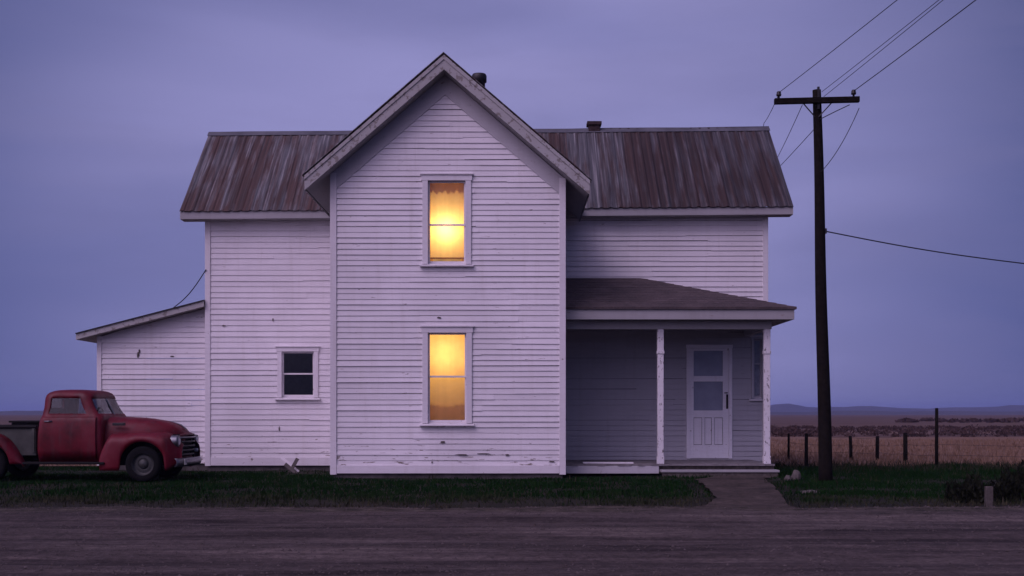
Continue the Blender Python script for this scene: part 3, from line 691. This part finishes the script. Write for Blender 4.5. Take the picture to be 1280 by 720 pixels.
# bumper
rows = []
for i in range(21):
    y_ = .86*(-1+i/10); xo = .80-.16*abs(y_/.86)**2.4; rows.append([(xo-.03,y_,.285),(xo,y_,.31),(xo+.012,y_,.36),(xo,y_,.41),(xo-.03,y_,.435)])
bp = T_('front_bumper', MB().grid(rows), M['chrome'], smooth=True, solid=.012)
T_('bumper_bracket', MB().box(.35,.78,-.42,-.37,.33,.39), M['dark'], bp); T_('bumper_bracket', MB().box(.35,.78,.37,.42,.33,.39), M['dark'], bp)
T_('licence_plate', MB().box(.755,.765,-.70,-.42,.31,.43), M['plate'], bp, bevel=.004).rotation_euler = (0,0,0)
# wheels
def wheel(x, s):
    ty = MB().lathe([(.205,-.085),(.27,-.095),(.315,-.09),(.337,-.065),(.345,-.03),(.345,.03),(.337,.065),(.315,.09),(.27,.095),(.205,.085)], (x, s*.76, .335), seg=40)
    w = T_('wheel', MB().lathe([(.04,-s*-.02),(.10,s*.03),(.13,s*.045),(.165,s*.02),(.19,s*.03),(.207,s*.085),(.215,s*.088)], (x, s*.76, .335), seg=40), M['wheel'], smooth=True)
    T_('tyre', ty, M['rubber'], w, smooth=True)
    T_('hubcap', MB().lathe([(0,s*.075),(.05,s*.07),(.085,s*.055),(.10,s*.03)], (x, s*.76, .335), seg=24), M['wheel'], w, smooth=True)
for x in (0, -2.95):
    for s in (-1, 1): wheel(x, s)
# chassis and running boards
T_('chassis', MB().box(-4.3,.55,-.42,-.34,.38,.50).box(-4.3,.55,.34,.42,.38,.50).box(-2.3,-1.2,-.30,.30,.32,.50).box(-3.0,-2.9,-.7,.7,.30,.38).box(-.05,.05,-.7,.7,.30,.38), M['dark'])
for s in (-1, 1): T_('running_board', MB().box(-2.28,-.72,min(s*.62,s*.90),max(s*.62,s*.90),.33,.375), M['dark'], bevel=.01)
# bed
bx0, bx1 = -4.25, -2.10
bed = T_('bed', MB().box(bx0,bx1,-.66,.66,.52,.56).box(bx1-.03,bx1,-.66,.66,.561,1.03), M['bedpaint'])
for s in (-1, 1):
    T_('bed_side', MB().box(bx0,bx1,min(s*.66,s*.69),max(s*.66,s*.69),.50,1.03), M['bedpaint'], bed)
    T_('bed_rail', MB().tube([(bx0,s*.705,1.045),(bx1+.02,s*.705,1.045)], .032, 10), M['dark'], bed)
    rf_ = T_('rear_fender', fender(s, [-3.55+.03*i for i in range(43)], lambda x: .93-.62*max(0, abs((x+2.95)/.66))**2.6, -2.95, .66, lambda x: .93-.10*abs((x+2.95)/.64)**3, lambda x: .33, .41), M['red'], smooth=True, solid=.012)
for x in (bx1-.02,-3.2,bx0+.05): T_('stake_pocket', MB().box(x-.05,x,-.72,-.695,.55,1.02), M['bedpaint'], bed)
T_('tailgate', MB().box(bx0-.03,bx0-.001,-.66,.66,.52,1.03), M['red'], bed)
sp = MB().prism([(-2.62,-.30,.565),(-2.20,-.30,.565),(-2.14,-.30,1.10),(-2.22,-.30,1.155),(-2.60,-.30,1.12)], (0,.6,0))
crate = obj('toolbox', MB().box(-2.72,-2.19,-.34,.34,0,.56).box(-2.76,-2.15,-.38,.38,.561,.60), M['dark'], bevel=.01); crate.location = (TX, TY, .562)
tag(crate, 'dark lidded box in the truck bed just behind the cab', 'box')

# ------------------------------------------------------------------ pole and wires
PY = 23.0
pb, pt = at(1032, 603, PY), at(1021, 112, PY)
pole = thing('utility_pole', 'tall dark wooden utility pole with one crossarm beside the porch', 'pole', (pb.x, PY, 0))
pv = lambda z: pb.x+(pt.x-pb.x)*z/pt.z
mb = MB(); mb.tube([(pv(z)+.008*math.sin(z*1.3), PY, z) for z in [-.2+7.7*k/16 for k in range(17)]], [.135-.055*k/16 for k in range(17)], 16)
obj('pole', mb, M['polewood'], pole, smooth=True)
ax0, ax1 = at(968, 127, PY-.14), at(1074, 124.5, PY-.14)
u = (ax1-ax0).normalized()
obj('crossarm', MB().prism([ax0+Vector((0,-.05,-.05)), ax1+Vector((0,-.05,-.05)), ax1+Vector((0,-.05,.055)), ax0+Vector((0,-.05,.055))], (0, .1, 0)), M['polewood'], pole, bevel=.006)
br = MB(); c = at(1021, 146, PY-.11)
for px in (1003, 1040): br.tube([at(px, 128, PY-.10), (c.x+(px-1021)*.002, c.y, c.z)], .012, 6)
cb = at(1031, 289, PY); obj('wire_clamp', MB().box(cb.x-.06, cb.x+.03, PY-.05, PY+.05, cb.z-.05, cb.z+.05), M['darkmetal'], pole, bevel=.01)
obj('brace', br, M['darkmetal'], pole)
ins = {}
for px, py in ((973.5, 118), (1067, 116)):
    b = at(px, py, PY-.14); ins[px] = b; mb = MB().lathe([(0,-.09),(.02,-.09),(.02,-.04),(.045,-.03),(.05,0),(.038,.012),(.045,.03),(.03,.055),(0,.06)], (0,0,0), seg=16)
    mb.v = [(b.x+x, b.y+z, b.z+y) for x, y, z in mb.v]; obj('insulator', mb, M['darkmetal'], pole, smooth=True)
mb = MB().box(pt.x-.02, pt.x+.02, PY-.14, PY-.1, pt.z-.4, pt.z+.02); obj('top_bracket', mb, M['darkmetal'], pole)
def wire(label, pts, r=.006):
    o = tag(obj('power_line', MB().tube(pts, r, 6), M['wire']), label, 'wire', 'overhead wires at the utility pole'); return o
def span(A, px1, Yend, sag, k=24, ext=0):
    # from the pole towards the road: crosses the frame top at (px1, 0) where its height meets the frame edge
    t = CZ-(0-HY)*1/F  # unused
    Yt = (A.z-CZ)*F/HY; B = Vector(((px1-640)*Yt/F, Yt, A.z)); d = (B-A); C = A+d*((A.y-Yend)/(A.y-B.y))
    return [A.lerp(C, i/k)+Vector((0,0,-sag*4*(i/k)*(1-i/k))) for i in range(k+1)]
wire('upper left overhead wire rising from the left insulator across the sky', span(ins[973.5]+Vector((0,-.02,.03)), 1108, -12, .25))
wire('overhead wire rising from the pole top, left of its close twin', span(Vector((pt.x+.06, PY-.14, pt.z-.08)), 1163, -12, .2), .005)
wire('overhead wire rising from the pole top, right of its close twin', span(Vector((pt.x+.10, PY-.14, pt.z-.17)), 1168, -12, .2), .005)
wire('overhead wire rising from the right insulator to the top edge', span(ins[1067]+Vector((0,-.02,.03)), 1206, -12, .25), .0075)
def far(A, px, py, Y, sag):
    B = at(px, py, Y); return [A.lerp(B, i/16)+Vector((0,0,-sag*4*(i/16)*(1-i/16))) for i in range(17)]
def away(A, px, py, sag, Y=34):      # passes clear of the roof end and on across the field behind the house
    pts = far(A, px, py, Y, sag); B = pts[-1]; d = (B-A)/(B.y-A.y); return pts+[Vector((B.x+d.x*k, B.y+k, B.z+.006*k)) for k in (10, 25, 50)]
wire('thin wire dropping from the left insulator behind the roof end', away(ins[973.5]+Vector((0,.02,0)), 955, 154, .04, 29.9), .007)
wire('thin wire from the crossarm passing behind the roof', away(at(1003, 131, PY), 958, 222, .06), .007)
wire('thin low wire running from the pole behind the roof end', away(at(1019, 160, PY+.1), 955, 228, .02), .007)
wire('slack wire hanging from the right arm end back to the pole', far(at(1074, 135, PY), 1026, 215, PY-.12, .12), .007)
wire('short wire from the pole up to the right side of the crossarm', [at(1025, 149, PY-.1), at(1045, 139, PY-.1), at(1062, 131, PY-.1)], .009)
A = at(1031.5, 289, PY); B = at(1285, 330, PY+1); pts = [A.lerp(B, t)+Vector((0,0,-.05*math.sin(math.pi*min(1, t)))) for t in [k/20 for k in range(21)]]
C = B+(B-A)*.8+Vector((0,0,.4)); pts += [B.lerp(C, k/6)+Vector((0,0,0)) for k in range(1, 7)]
wire('dark service wire leaving the pole at mid height to the right', pts, .012)

# ------------------------------------------------------------------ ground
def sheet(name, xs, ys, zf, mat, label=None, kind='structure'):
    X, Y_ = np.meshgrid(xs, ys); mb = MB(); rows = [[(float(x), float(y), zf(float(x), float(y))) for x in xs] for y in ys]
    o = obj(name, mb.grid(rows), mat, smooth=True); o['kind'] = kind; return o
def axis(lo, hi, step, far_): 
    a = list(np.arange(lo, hi+1e-6, step)); s = step; l = [lo]; 
    while l[-1] > -far_: s *= 1.6; l.append(l[-1]-s)
    s = step; r = [hi]
    while r[-1] < far_: s *= 1.6; r.append(r[-1]+s)
    return sorted(set(l[1:]+a+r[1:]))
def nz(x, y, s, o=0): return mnoise.noise(Vector((x*s, y*s, o)))
def gz(x, y):
    h = .03*nz(x, y, .6)+.015*nz(x, y, 2.3, 4)
    k = 1 if (abs(x) < 30 and -10 < y < 45) else 0
    return h*k-.02 if k else -.02
sheet('ground', axis(-30, 30, .4, 5200), axis(-12, 46, .4, 5200), gz, M['ground'])
def edge_y(x):   # where the road's far side meets the grass
    return 16.0+.5*nz(x, 0, .35, 3)+.22*nz(x, 0, 1.4, 5)+.08*nz(x, 0, 5, 5)+(.5 if x > 6.5 else 0)*min(1, (x-6.5)/2)+(.0 if x < 1.8 else 0)
def strip(name, x0, x1, dx, lo, hi, nyy, zf, mat):
    rows = []; x = x0
    while x <= x1+1e-6:
        a, b = lo(x), hi(x); rows.append([(x, a+(b-a)*k/nyy, zf(x, a+(b-a)*k/nyy)) for k in range(nyy+1)]); x += dx
    o = obj(name, MB().grid(rows), mat, smooth=True); o['kind'] = 'structure'; return o
def rz(x, y):
    ruts = -.020*math.exp(-((y-12.2)/.35)**2)-.02*math.exp(-((y-10.4)/.35)**2)-.018*math.exp(-((y-14.1)/.3)**2)
    e = edge_y(x)+.9-y
    return .040+ruts*1.5+.014*nz(x*.35, y, 1.2, 7)+.009*nz(x, y, 3, 9)-.085*max(0, 1-e/1.1)**2
strip('dirt_road', -60, 60, .2, lambda x: -6, lambda x: edge_y(x)+.9, 150, rz, M['road'])
# path from the step to the road
def pc(t): return at(925+20*(1-t)-10*t, 0, 20).x
rows = []
for i in range(46):
    t = i/45; y = 24.6-t*(24.6-15.2)
    l_px = [(24.6, 905), (23.3, 868), (21.5, 880), (18, 896), (16.6, 880), (15.2, 810)]; r_px = [(24.6, 962), (23.3, 955), (21.5, 966), (18, 980), (16.6, 985), (15.2, 1030)]
    def ip(tab, y):
        for (a, pa), (b, pb_) in zip(tab, tab[1:]):
            if b <= y <= a: return pa+(pb_-pa)*(a-y)/(a-b)
        return tab[-1][1]
    xl = (ip(l_px, y)-640)*y/F+.06*nz(y, 1, 2); xr = (ip(r_px, y)-640)*y/F+.06*nz(y, 5, 2)
    rows.append([(xl+(xr-xl)*k/10, y, .030-.03*max(0, min(1, (16.6-y)/1.2))+.012*nz(xl+(xr-xl)*k/10, y, 1.5)) for k in range(11)])
o = obj('dirt_path', MB().grid(rows), M['path'], smooth=True); o['kind'] = 'structure'
PATH = [(r[0][1], r[0][0], r[-1][0]) for r in rows]
def on_path(x, y, m=0.05):
    if not (15.5 < y < 24.7): return False
    k = min(len(PATH)-1, max(0, int((24.6-y)/(24.6-15.2)*45))); return PATH[k][1]-m < x < PATH[k][2]+m
strip('field', -90, 110, 2, lambda x: 29.5+.6*nz(x, 0, .2, 2), lambda x: 66+2*nz(x, 0, .05, 3), 14, lambda x, y: .012+.0*x, M['field'])
strip('far_plain', -3500, 3500, 60, lambda x: 64, lambda x: 4200, 30, lambda x, y: .004, M['plain'])
# hills: real ridges with depth
def ridge_h(name, Y, depth, h, x0, x1, n, seed):
    rows = []
    for j in range(7):
        v = j/6; prof = math.sin(math.pi*v)**1.2; rows.append([(x0+(x1-x0)*i/n, Y+depth*(v-.5), prof*h((x0+(x1-x0)*i/n)/Y*F+640, seed)-1.0) for i in range(n+1)])
    o = obj(name, MB().grid(rows), M['hill'], smooth=True); o['kind'] = 'structure'
def hh(px, sd):
    h = 6.5+3.0*mnoise.noise(Vector((px*.008, sd, 0)))+1.2*mnoise.noise(Vector((px*.03, sd, 1)))
    h += 5.5*math.exp(-((px-980)/22)**2)+2.5*math.exp(-((px-1085)/45)**2)+4*math.exp(-((px-1275)/30)**2)
    if px < 300: h -= 3
    return max(.3, h)*2
ridge_h('hills', 2800, 500, lambda px, s: hh(px, s)*.95+2, -4200, 4200, 260, 3.3)
ridge_h('hills', 1700, 300, lambda px, s: max(.2, hh(px*1.4+300, s)*.42), -2600, 2600, 200, 8.1)

# --- grass: separate tapered blades joined into one mesh
def blade_mesh(name, P, H, Wd, mat, lean=.8, two=True):
    n = len(P); ang = rng.uniform(0, 2*np.pi, n); la_ = rng.uniform(0, 2*np.pi, n); ln = rng.uniform(.1, lean, n)*H
    dx, dy = np.cos(ang)*Wd/2, np.sin(ang)*Wd/2; lx_, ly_ = np.cos(la_)*ln, np.sin(la_)*ln
    V = np.zeros((n, 5, 3), np.float32)
    V[:,0] = P+np.c_[-dx,-dy,0*dx]; V[:,1] = P+np.c_[dx,dy,0*dx]
    V[:,2] = P+np.c_[dx*.75+lx_*.35,dy*.75+ly_*.35,H*.58]; V[:,3] = P+np.c_[-dx*.75+lx_*.35,-dy*.75+ly_*.35,H*.58]
    V[:,4] = P+np.c_[lx_,ly_,H]
    me = bpy.data.meshes.new(name); me.vertices.add(n*5); me.vertices.foreach_set('co', V.ravel())
    base = (np.arange(n)*5)[:,None]
    loops = np.concatenate([base+np.array([0,1,2,3]), base+np.array([3,2,4])], 1).ravel().astype(np.int32)
    me.loops.add(len(loops)); me.loops.foreach_set('vertex_index', loops)
    me.polygons.add(n*2); st = np.empty(n*2, np.int32); st[0::2] = np.arange(n)*7; st[1::2] = np.arange(n)*7+4
    me.polygons.foreach_set('loop_start', st); me.update(calc_edges=True); me.validate()
    me.materials.append(mat); o = bpy.data.objects.new(name, me); COL.objects.link(o); o['kind'] = 'stuff'; return o
def near_house(x, y):
    if gx0-.02 < x < gx1+.02 and y > G-.02 and y < HB: return True
    if wx0 < x < wx1 and y > Yw and y < HB: return True
    if gx1 < x < px_end+.16 and y > PF-.5 and y < Yw: return True
    if lx0 < x < wx0 and y > Yl: return True
    return False
def scatter(n, x0, x1, y0, y1, dens):
    out = []
    xs_ = rng.uniform(x0, x1, n); ys_ = rng.uniform(y0, y1, n); rr = rng.uniform(0, 1, n)
    for x, y, r in zip(xs_, ys_, rr):
        if r < dens(x, y): out.append((x, y, gz(x, y)-.005))
    return np.array(out, np.float32)
def dens_lawn(x, y):
    if near_house(x, y) or on_path(x, y, .0): return 0
    e = y-edge_y(x)-.1
    if e < 0: return 0
    k = min(1, e/2.6)**1.2*(.75+.6*nz(x, y, .8, 6))*(1 if e > 2.2 else (1 if nz(x*.7, y, 1.3, 61) > .30-.28*e else .12))+.25*max(0, nz(x, y, 1.7, 31))*(e < 1.5)
    k *= 1 if nz(x*.6, y, .9, 44) < .28 else .35
    if x > 8.3 and y < 24: k *= max(.05, 1-(x-8.3)/.8)
    if on_path(x, y, .30): k *= .25+.5*max(0, nz(x, y, 3, 71))
    return k
P = scatter(330000, -14, 15, 15.8, 30, dens_lawn)
n = len(P); pat = np.array([.5+.8*nz(float(p[0]), float(p[1]), .9, 12) for p in P])
Hh = np.clip(rng.uniform(.022, .07, n)*(.55+1.1*pat), .015, .15)*np.clip((P[:,1]-15.6)/2.2, .45, 1)
# taller against the walls and posts
for i, p in enumerate(P):
    if p[0] < gx1+.2 and ((G-.5 < p[1] < G and p[0] > gx0-.3) or (p[0] < gx0 and Yw-1.4 < p[1] < Yl)): Hh[i] *= .45
    if p[0] > 5.8 and p[1] > 24.5: Hh[i] *= 1.5
blade_mesh('grass', P, Hh, rng.uniform(.010, .020, n), M['grass'])
# coarse weeds
P = scatter(34000, -14, 18, 14.6, 30.5, lambda x, y: 0 if near_house(x, y) or on_path(x, y, -.12) else (1.6*max(0, nz(x*.5, y, 1.1, 51)-.02)*max(0, y-14.6)) if y < edge_y(x)+.3 else (.10+.9*max(0, nz(x, y, .55, 20))+(.75 if (x > 5.9 and y > 26.5) else 0)+(.35 if y < edge_y(x)+.9 else 0)))
n = len(P); Hh = rng.uniform(.05, .13, n)*np.where(P[:,1] < 16.5, .55, 1)*np.where((P[:,0] > 5.9) & (P[:,1] > 26), 1.8, 1)
blade_mesh('weeds', P, Hh, rng.uniform(.012, .022, n), M['weeds'], lean=.8)
# stubble on the field
P = scatter(110000, -22, 42, 29.3, 58, lambda x, y: .9*(29/y)); P[:,2] = .01; n = len(P)
blade_mesh('stubble', P, rng.uniform(.06, .17, n), rng.uniform(.012, .03, n), M['stubble'])
# scrub band beyond the field
def scr(n, y0, y1, h0, h1, x0=-75, x1=95):
    Q = []
    for _ in range(n):
        y = rng.uniform(y0, y1); x = rng.uniform(x0, x1)*(y/65)
        r = rng.uniform(h0, h1)*(1+.8*nz(x, y, .12, 3)); m_ = 46
        d = rng.normal(0, 1, (m_, 3)); d /= np.linalg.norm(d, axis=1)[:,None]; d *= (rng.uniform(.3, 1, m_)**.5)[:,None]
        q = np.c_[x+d[:,0]*r*1.7, y+d[:,1]*r*1.4, np.abs(d[:,2])*r*.85]; Q.append(q)
    return np.concatenate(Q).astype(np.float32)
P = scr(3000, 66, 110, .14, .40); n = len(P)
blade_mesh('scrub', P, rng.uniform(.05, .14, n), rng.uniform(.06, .14, n), M['scrub'], lean=1.2)
P = scr(60, 170, 205, .3, .5, 21, 29); n = len(P)
blade_mesh('scrub', P, rng.uniform(.15, .4, n), rng.uniform(.25, .5, n), M['scrub'], lean=1.2)
# gravel on the road
def stones(name, n, region, r0, r1, mat):
    V = []; Fc = []; base = [(1,0,0),(-1,0,0),(0,1,0),(0,-1,0),(0,0,1),(0,0,-1)]; fc = [(0,2,4),(2,1,4),(1,3,4),(3,0,4),(2,0,5),(1,2,5),(3,1,5),(0,3,5)]
    mb = MB()
    for _ in range(n):
        x, y, z = region(); r = random.uniform(r0, r1)*random.choice((.6, .8, 1, 1, 1.5)); a = random.uniform(0, 6.28); c_, s_ = math.cos(a), math.sin(a)
        sx_, sy_, sz_ = random.uniform(.7, 1.4), random.uniform(.7, 1.2), random.uniform(.4, .75)
        mb.add([(x+r*(bx*sx_*c_-by*sy_*s_)*random.uniform(.8, 1.15), y+r*(bx*sx_*s_+by*sy_*c_)*random.uniform(.8, 1.15), z+r*bz_*sz_) for bx, by, bz_ in base], fc)
    o = obj(name, mb, mat); o['kind'] = 'stuff'; return o
def reg():
    y = 8+9.2*random.random()**.8; x = random.uniform(-8, 9); 
    # pushed out of the wheel tracks into ridges
    if random.random() < .7:
        y = random.choice((8.6, 9.6, 11.3, 13.2, 15.0, 16.1))+random.gauss(0, .28)
    y = min(y, edge_y(x)+.4); return x, y, rz(x, y)+.002
stones('gravel', 12000, reg, .005, .015, plain('road pebbles', (.085,.070,.068), .95, var=.6, vscale=9))

# ------------------------------------------------------------------ fence and small things
fence = thing('wire_fence', 'low wire fence on thin dark posts at the field edge', 'fence', (9.5, 30, 0))
fps = [(985.7, 541.5, 576, .035), (1007.7, 541.5, 589, .045), (1064, 545, 577.5, .05), (1096.5, 545, 578.5, .055), (1131.8, 541, 583, .06), (1170.7, 510, 586.5, .045)]
tops = []
for k, (px, y0_, y1_, r) in enumerate(fps):
    Y = min(33, 1.3*F/(y1_-2-HY)); a = at(px, y0_, Y); ln = random.uniform(-.03, .03)
    if k == 1: Y = 28.2; a = at(px, y0_, Y)
    if k == 0: Y = 33.5; a = at(px, y0_, Y)
    mb = MB().tube([(a.x, Y, -.2), (a.x+ln*.4, Y, a.z*.5), (a.x+ln, Y, a.z-.01), (a.x+ln, Y, a.z)], [r, r*.95, r*.9, r*.6], 8)
    o = obj('post', mb, M['polewood'], fence, smooth=True)
    if k == 5: o['label'] = 'tall thin post'
    if k != 1: tops.append(Vector((a.x+ln*.6, Y-.04, min(a.z, .86))))
e = tops[-1]+(tops[-1]-tops[2])*1.2; 
for k in range(1, 4):     # the posts that carry the wire on past the picture's edge
    q = tops[4]+Vector((3.0*k, -.9*k, 0)); obj('post', MB().tube([(q.x, q.y+.05, -.2), (q.x, q.y+.05, .95)], [.05, .04], 8), M['polewood'], fence, smooth=True) if k > 1 else None
    if k > 1: tops.append(Vector((q.x, q.y, .86)))
for fz in (.95, .65, .36):
    pts = []
    for a, b in zip(tops, tops[1:]):
        for t in (0, .25, .5, .75): p = a.lerp(b, t); pts.append((p.x, p.y, p.z*fz-.04*math.sin(math.pi*t)))
    pts.append((tops[-1].x, tops[-1].y, tops[-1].z*fz))
    obj('strand', MB().tube(pts, .004, 4), M['wire'], fence)
# short pale marker post at the verge
Y = 1.3*F/(632-HY); a = at(1236, 608, Y)
mb = MB().box(a.x-.05, a.x+.05, Y-.04, Y+.04, -.1, a.z)
mk = obj('marker_post', mb, plain('pale bare timber', (.085,.073,.068), .9, var=.35, vscale=20, bmp=.4), bevel=.008); tag(mk, 'short pale wooden stump standing between two dark shrubs', 'post')
def leaves(o_name, cx, cy, r, h, n, label, par=True):
    root = thing(o_name, label, 'shrub', (cx, cy, 0), 0, 'dark shrubs by the road')
    d = rng.normal(0, 1, (n, 3)); d /= np.linalg.norm(d, axis=1)[:,None]; d *= (rng.uniform(.15, 1, n)**.45)[:,None]
    lump = 1+.35*np.sin(d[:,0]*7+cx)+.2*np.sin(d[:,1]*9)
    P = np.c_[d[:,0]*r*lump, d[:,1]*r*lump, np.abs(d[:,2])*h*lump*.85].astype(np.float32)
    o = blade_mesh('foliage', P, rng.uniform(.03, .09, n), rng.uniform(.018, .04, n), M['shrub'], lean=1.3); del o['kind']; o.parent = root
    st_ = MB()
    for k in range(9):
        a = random.uniform(0, 6.28); rr_ = random.uniform(.3, .9)*r; st_.tube([(0,0,-.05),(math.cos(a)*rr_*.4,math.sin(a)*rr_*.4,h*.4),(math.cos(a)*rr_,math.sin(a)*rr_,h*random.uniform(.6,1))], [.012,.008,.003], 5)
    OFF[root.name] = Vector((0,0,0)); obj('stem', st_, M['polewood'], root, local=True)
a = at(1212, 0, 17.6); leaves('shrub', a.x, 17.6, .27, .34, 1500, 'low dark shrub just left of the short pale stump')
a = at(1258, 0, 18.0); leaves('shrub', a.x, 18.0, .26, .40, 1600, 'low dark shrub just right of the short pale stump')
a = at(1285, 0, 19.5); leaves('shrub', a.x, 19.5, .35, .42, 1600, 'dark shrub cut off by the right edge of the picture')
def rock(name, px, py, Y, sx, sy, sz, label, seed, cat='stone', mat=None):
    a = at(px, py, Y); mb = MB(); rows = []
    for i in range(9):
        ph = math.pi*i/8; row = []
        for k in range(14):
            t = 2*math.pi*k/14; v = Vector((math.sin(ph)*math.cos(t), math.sin(ph)*math.sin(t), math.cos(ph))); m_ = 1+.28*mnoise.noise(v*1.4+Vector((seed,0,0)))
            row.append((a.x+v.x*sx*m_, Y+v.y*sy*m_, sz*.45+v.z*sz*m_))
        rows.append(row)
    tag(obj(name, mb.grid(rows, True), mat or M['rock'], smooth=False), label, cat)
rock('flat_stone', 1012, 616, 19.6, .17, .12, .035, 'flat pale stone lying in the grass near the pole', 3)
rock('stone', 995, 600, 23.6, .09, .1, .13, 'upright grey stone beside the foot of the utility pole', 8)
rock('stone', 985, 603, 23.4, .07, .08, .07, 'small grey stone left of the upright one by the pole', 12)
# scrap boards leaning by the wall under the small window
for k, (pa, pb2, w, t_, lab) in enumerate((((352, 572), (373, 590), .07, .02, 'thin weathered board leaning down to the right under the small window'), ((372, 573), (362, 591), .085, .02, 'pale board leaning down to the left under the small window'), ((356, 580), (371, 592), .09, .02, 'wide pale board lying low in the scrap pile'))):
    y_ = Yw-.45-.12*k; A_, B_ = at(*pa, y_), at(*pb2, y_-.12); dd = (B_-A_).normalized(); nn = Vector((-dd.z, 0, dd.x))*w/2
    mb = MB().prism([A_+nn, B_+nn, B_-nn, A_-nn], (0, t_, 0)); tag(obj('scrap_board', mb, M['rock'] if k else M['trim'], bevel=.003), lab, 'board', 'scrap boards under the small window')
# bucket-like tin beside them
mb = MB().lathe([(0,0),(.07,0),(.085,.16),(.08,.16),(.066,.01),(0,.01)], (0,0,0), seg=20); c = at(367, 0, Yw-.3); mb.v = [(c.x+x, Yw-.35+z, .0+y+.16) for x, y, z in mb.v]

# ------------------------------------------------------------------ air
hz = MB().box(-5400, 5400, -300, 5300, -3, 37)
m = bpy.data.materials.new('evening haze'); m.use_nodes = True; nt = m.node_tree; nt.nodes.remove(nt.nodes['Principled BSDF'])
pvn = nt.nodes.new('ShaderNodeVolumePrincipled'); pvn.inputs['Color'].default_value = (.42,.52,.95,1); pvn.inputs['Density'].default_value = .00023; pvn.inputs['Anisotropy'].default_value = .0
nt.links.new(pvn.outputs[0], nt.nodes['Material Output'].inputs['Volume'])
HAZE = True
if HAZE:
    h = obj('haze', hz, m); h['kind'] = 'stuff'

# ------------------------------------------------------------------ light
w = bpy.data.worlds.new('World'); sc.world = w; w.use_nodes = True; nt = w.node_tree; bg = nt.nodes['Background']
sky = N(nt, 'ShaderNodeTexSky', sky_type='NISHITA'); sky.sun_disc = False; sky.sun_elevation = R(1); sky.sun_rotation = R(180+40); sky.altitude = 300
tc = N(nt, 'ShaderNodeTexCoord'); sp_ = N(nt, 'ShaderNodeSeparateXYZ'); nt.links.new(tc.outputs['Generated'], sp_.inputs[0])
X_, Y_, Z_ = sp_.outputs
def dirv(px, py): v = Vector(((px-640)/F, 1, (HY-py)/F)); return v.normalized()
def lobe(v, inner, outer):
    d = N(nt, 'ShaderNodeVectorMath', operation='DOT_PRODUCT'); nt.links.new(tc.outputs['Generated'], d.inputs[0]); d.inputs[1].default_value = v
    mr = N(nt, 'ShaderNodeMapRange', interpolation_type='SMOOTHSTEP'); nt.links.new(d.outputs['Value'], mr.inputs[0])
    mr.inputs[1].default_value = math.cos(R(outer)); mr.inputs[2].default_value = math.cos(R(inner)); return mr.outputs[0]
base = ramp(nt, mth(nt, 'MAXIMUM', Z_, 0.0), [(0, (.040,.072,.24)), (.08, (.050,.074,.235)), (.30, (.052,.068,.19)), (1, (.08,.078,.165))])
L1 = lobe(dirv(615, 260), 2, 29.5)
c = mix(nt, mth(nt, 'MULTIPLY', L1, 1.0), base, (.285,.275,.555))
mpn = N(nt, 'ShaderNodeMapping'); mpn.inputs['Scale'].default_value = (2.2, 2.2, 11); mpn.inputs['Rotation'].default_value = (0, R(4), 0); nt.links.new(tc.outputs['Generated'], mpn.inputs['Vector'])
cl = noise(nt, mpn.outputs[0], 1.5, 6, .55, .4)
c = mix(nt, ramp(nt, cl, [(.42, 0), (.66, .34)]), c, (.19,.18,.365))
c = mix(nt, ramp(nt, noise(nt, mpn.outputs[0], .8, 3, .5, .2), [(.42, 0), (.7, .45)]), c, (.085,.105,.29))
# the bright soft dusk sky behind the camera
fill = lobe(Vector((-.55, -.58, .68)).normalized(), 5, 58)
c = mix(nt, fill, c, (1.30, 1.01, 1.60))
c2 = mix(nt, .0025, c, sky.outputs[0], 'ADD')
nt.links.new(c2, bg.inputs['Color']); bg.inputs['Strength'].default_value = 1.0
S = bpy.data.lights.new('sun', 'SUN'); S.energy = .75; S.angle = R(30); S.color = (1, .78, 1.0)
so = bpy.data.objects.new('sun', S); COL.objects.link(so); so.rotation_euler = (R(44), 0, R(-40))

# ------------------------------------------------------------------ camera
cam = bpy.data.cameras.new('camera'); co = bpy.data.objects.new('camera', cam); COL.objects.link(co)
co.location = (0, 0, CZ); co.rotation_euler = (R(90), 0, 0); cam.sensor_width = 36; cam.lens = F/1280*36; cam.shift_y = (HY-360)/1280
cam.clip_end = 12000; cam.clip_start = .1; sc.camera = co
sc.view_settings.view_transform = 'Standard'; sc.view_settings.look = 'None'; sc.view_settings.gamma = 1; sc.view_settings.exposure = 0
sc.cycles.use_denoising = True; sc.cycles.max_bounces = 6; sc.cycles.transparent_max_bounces = 12; sc.cycles.volume_bounces = 0
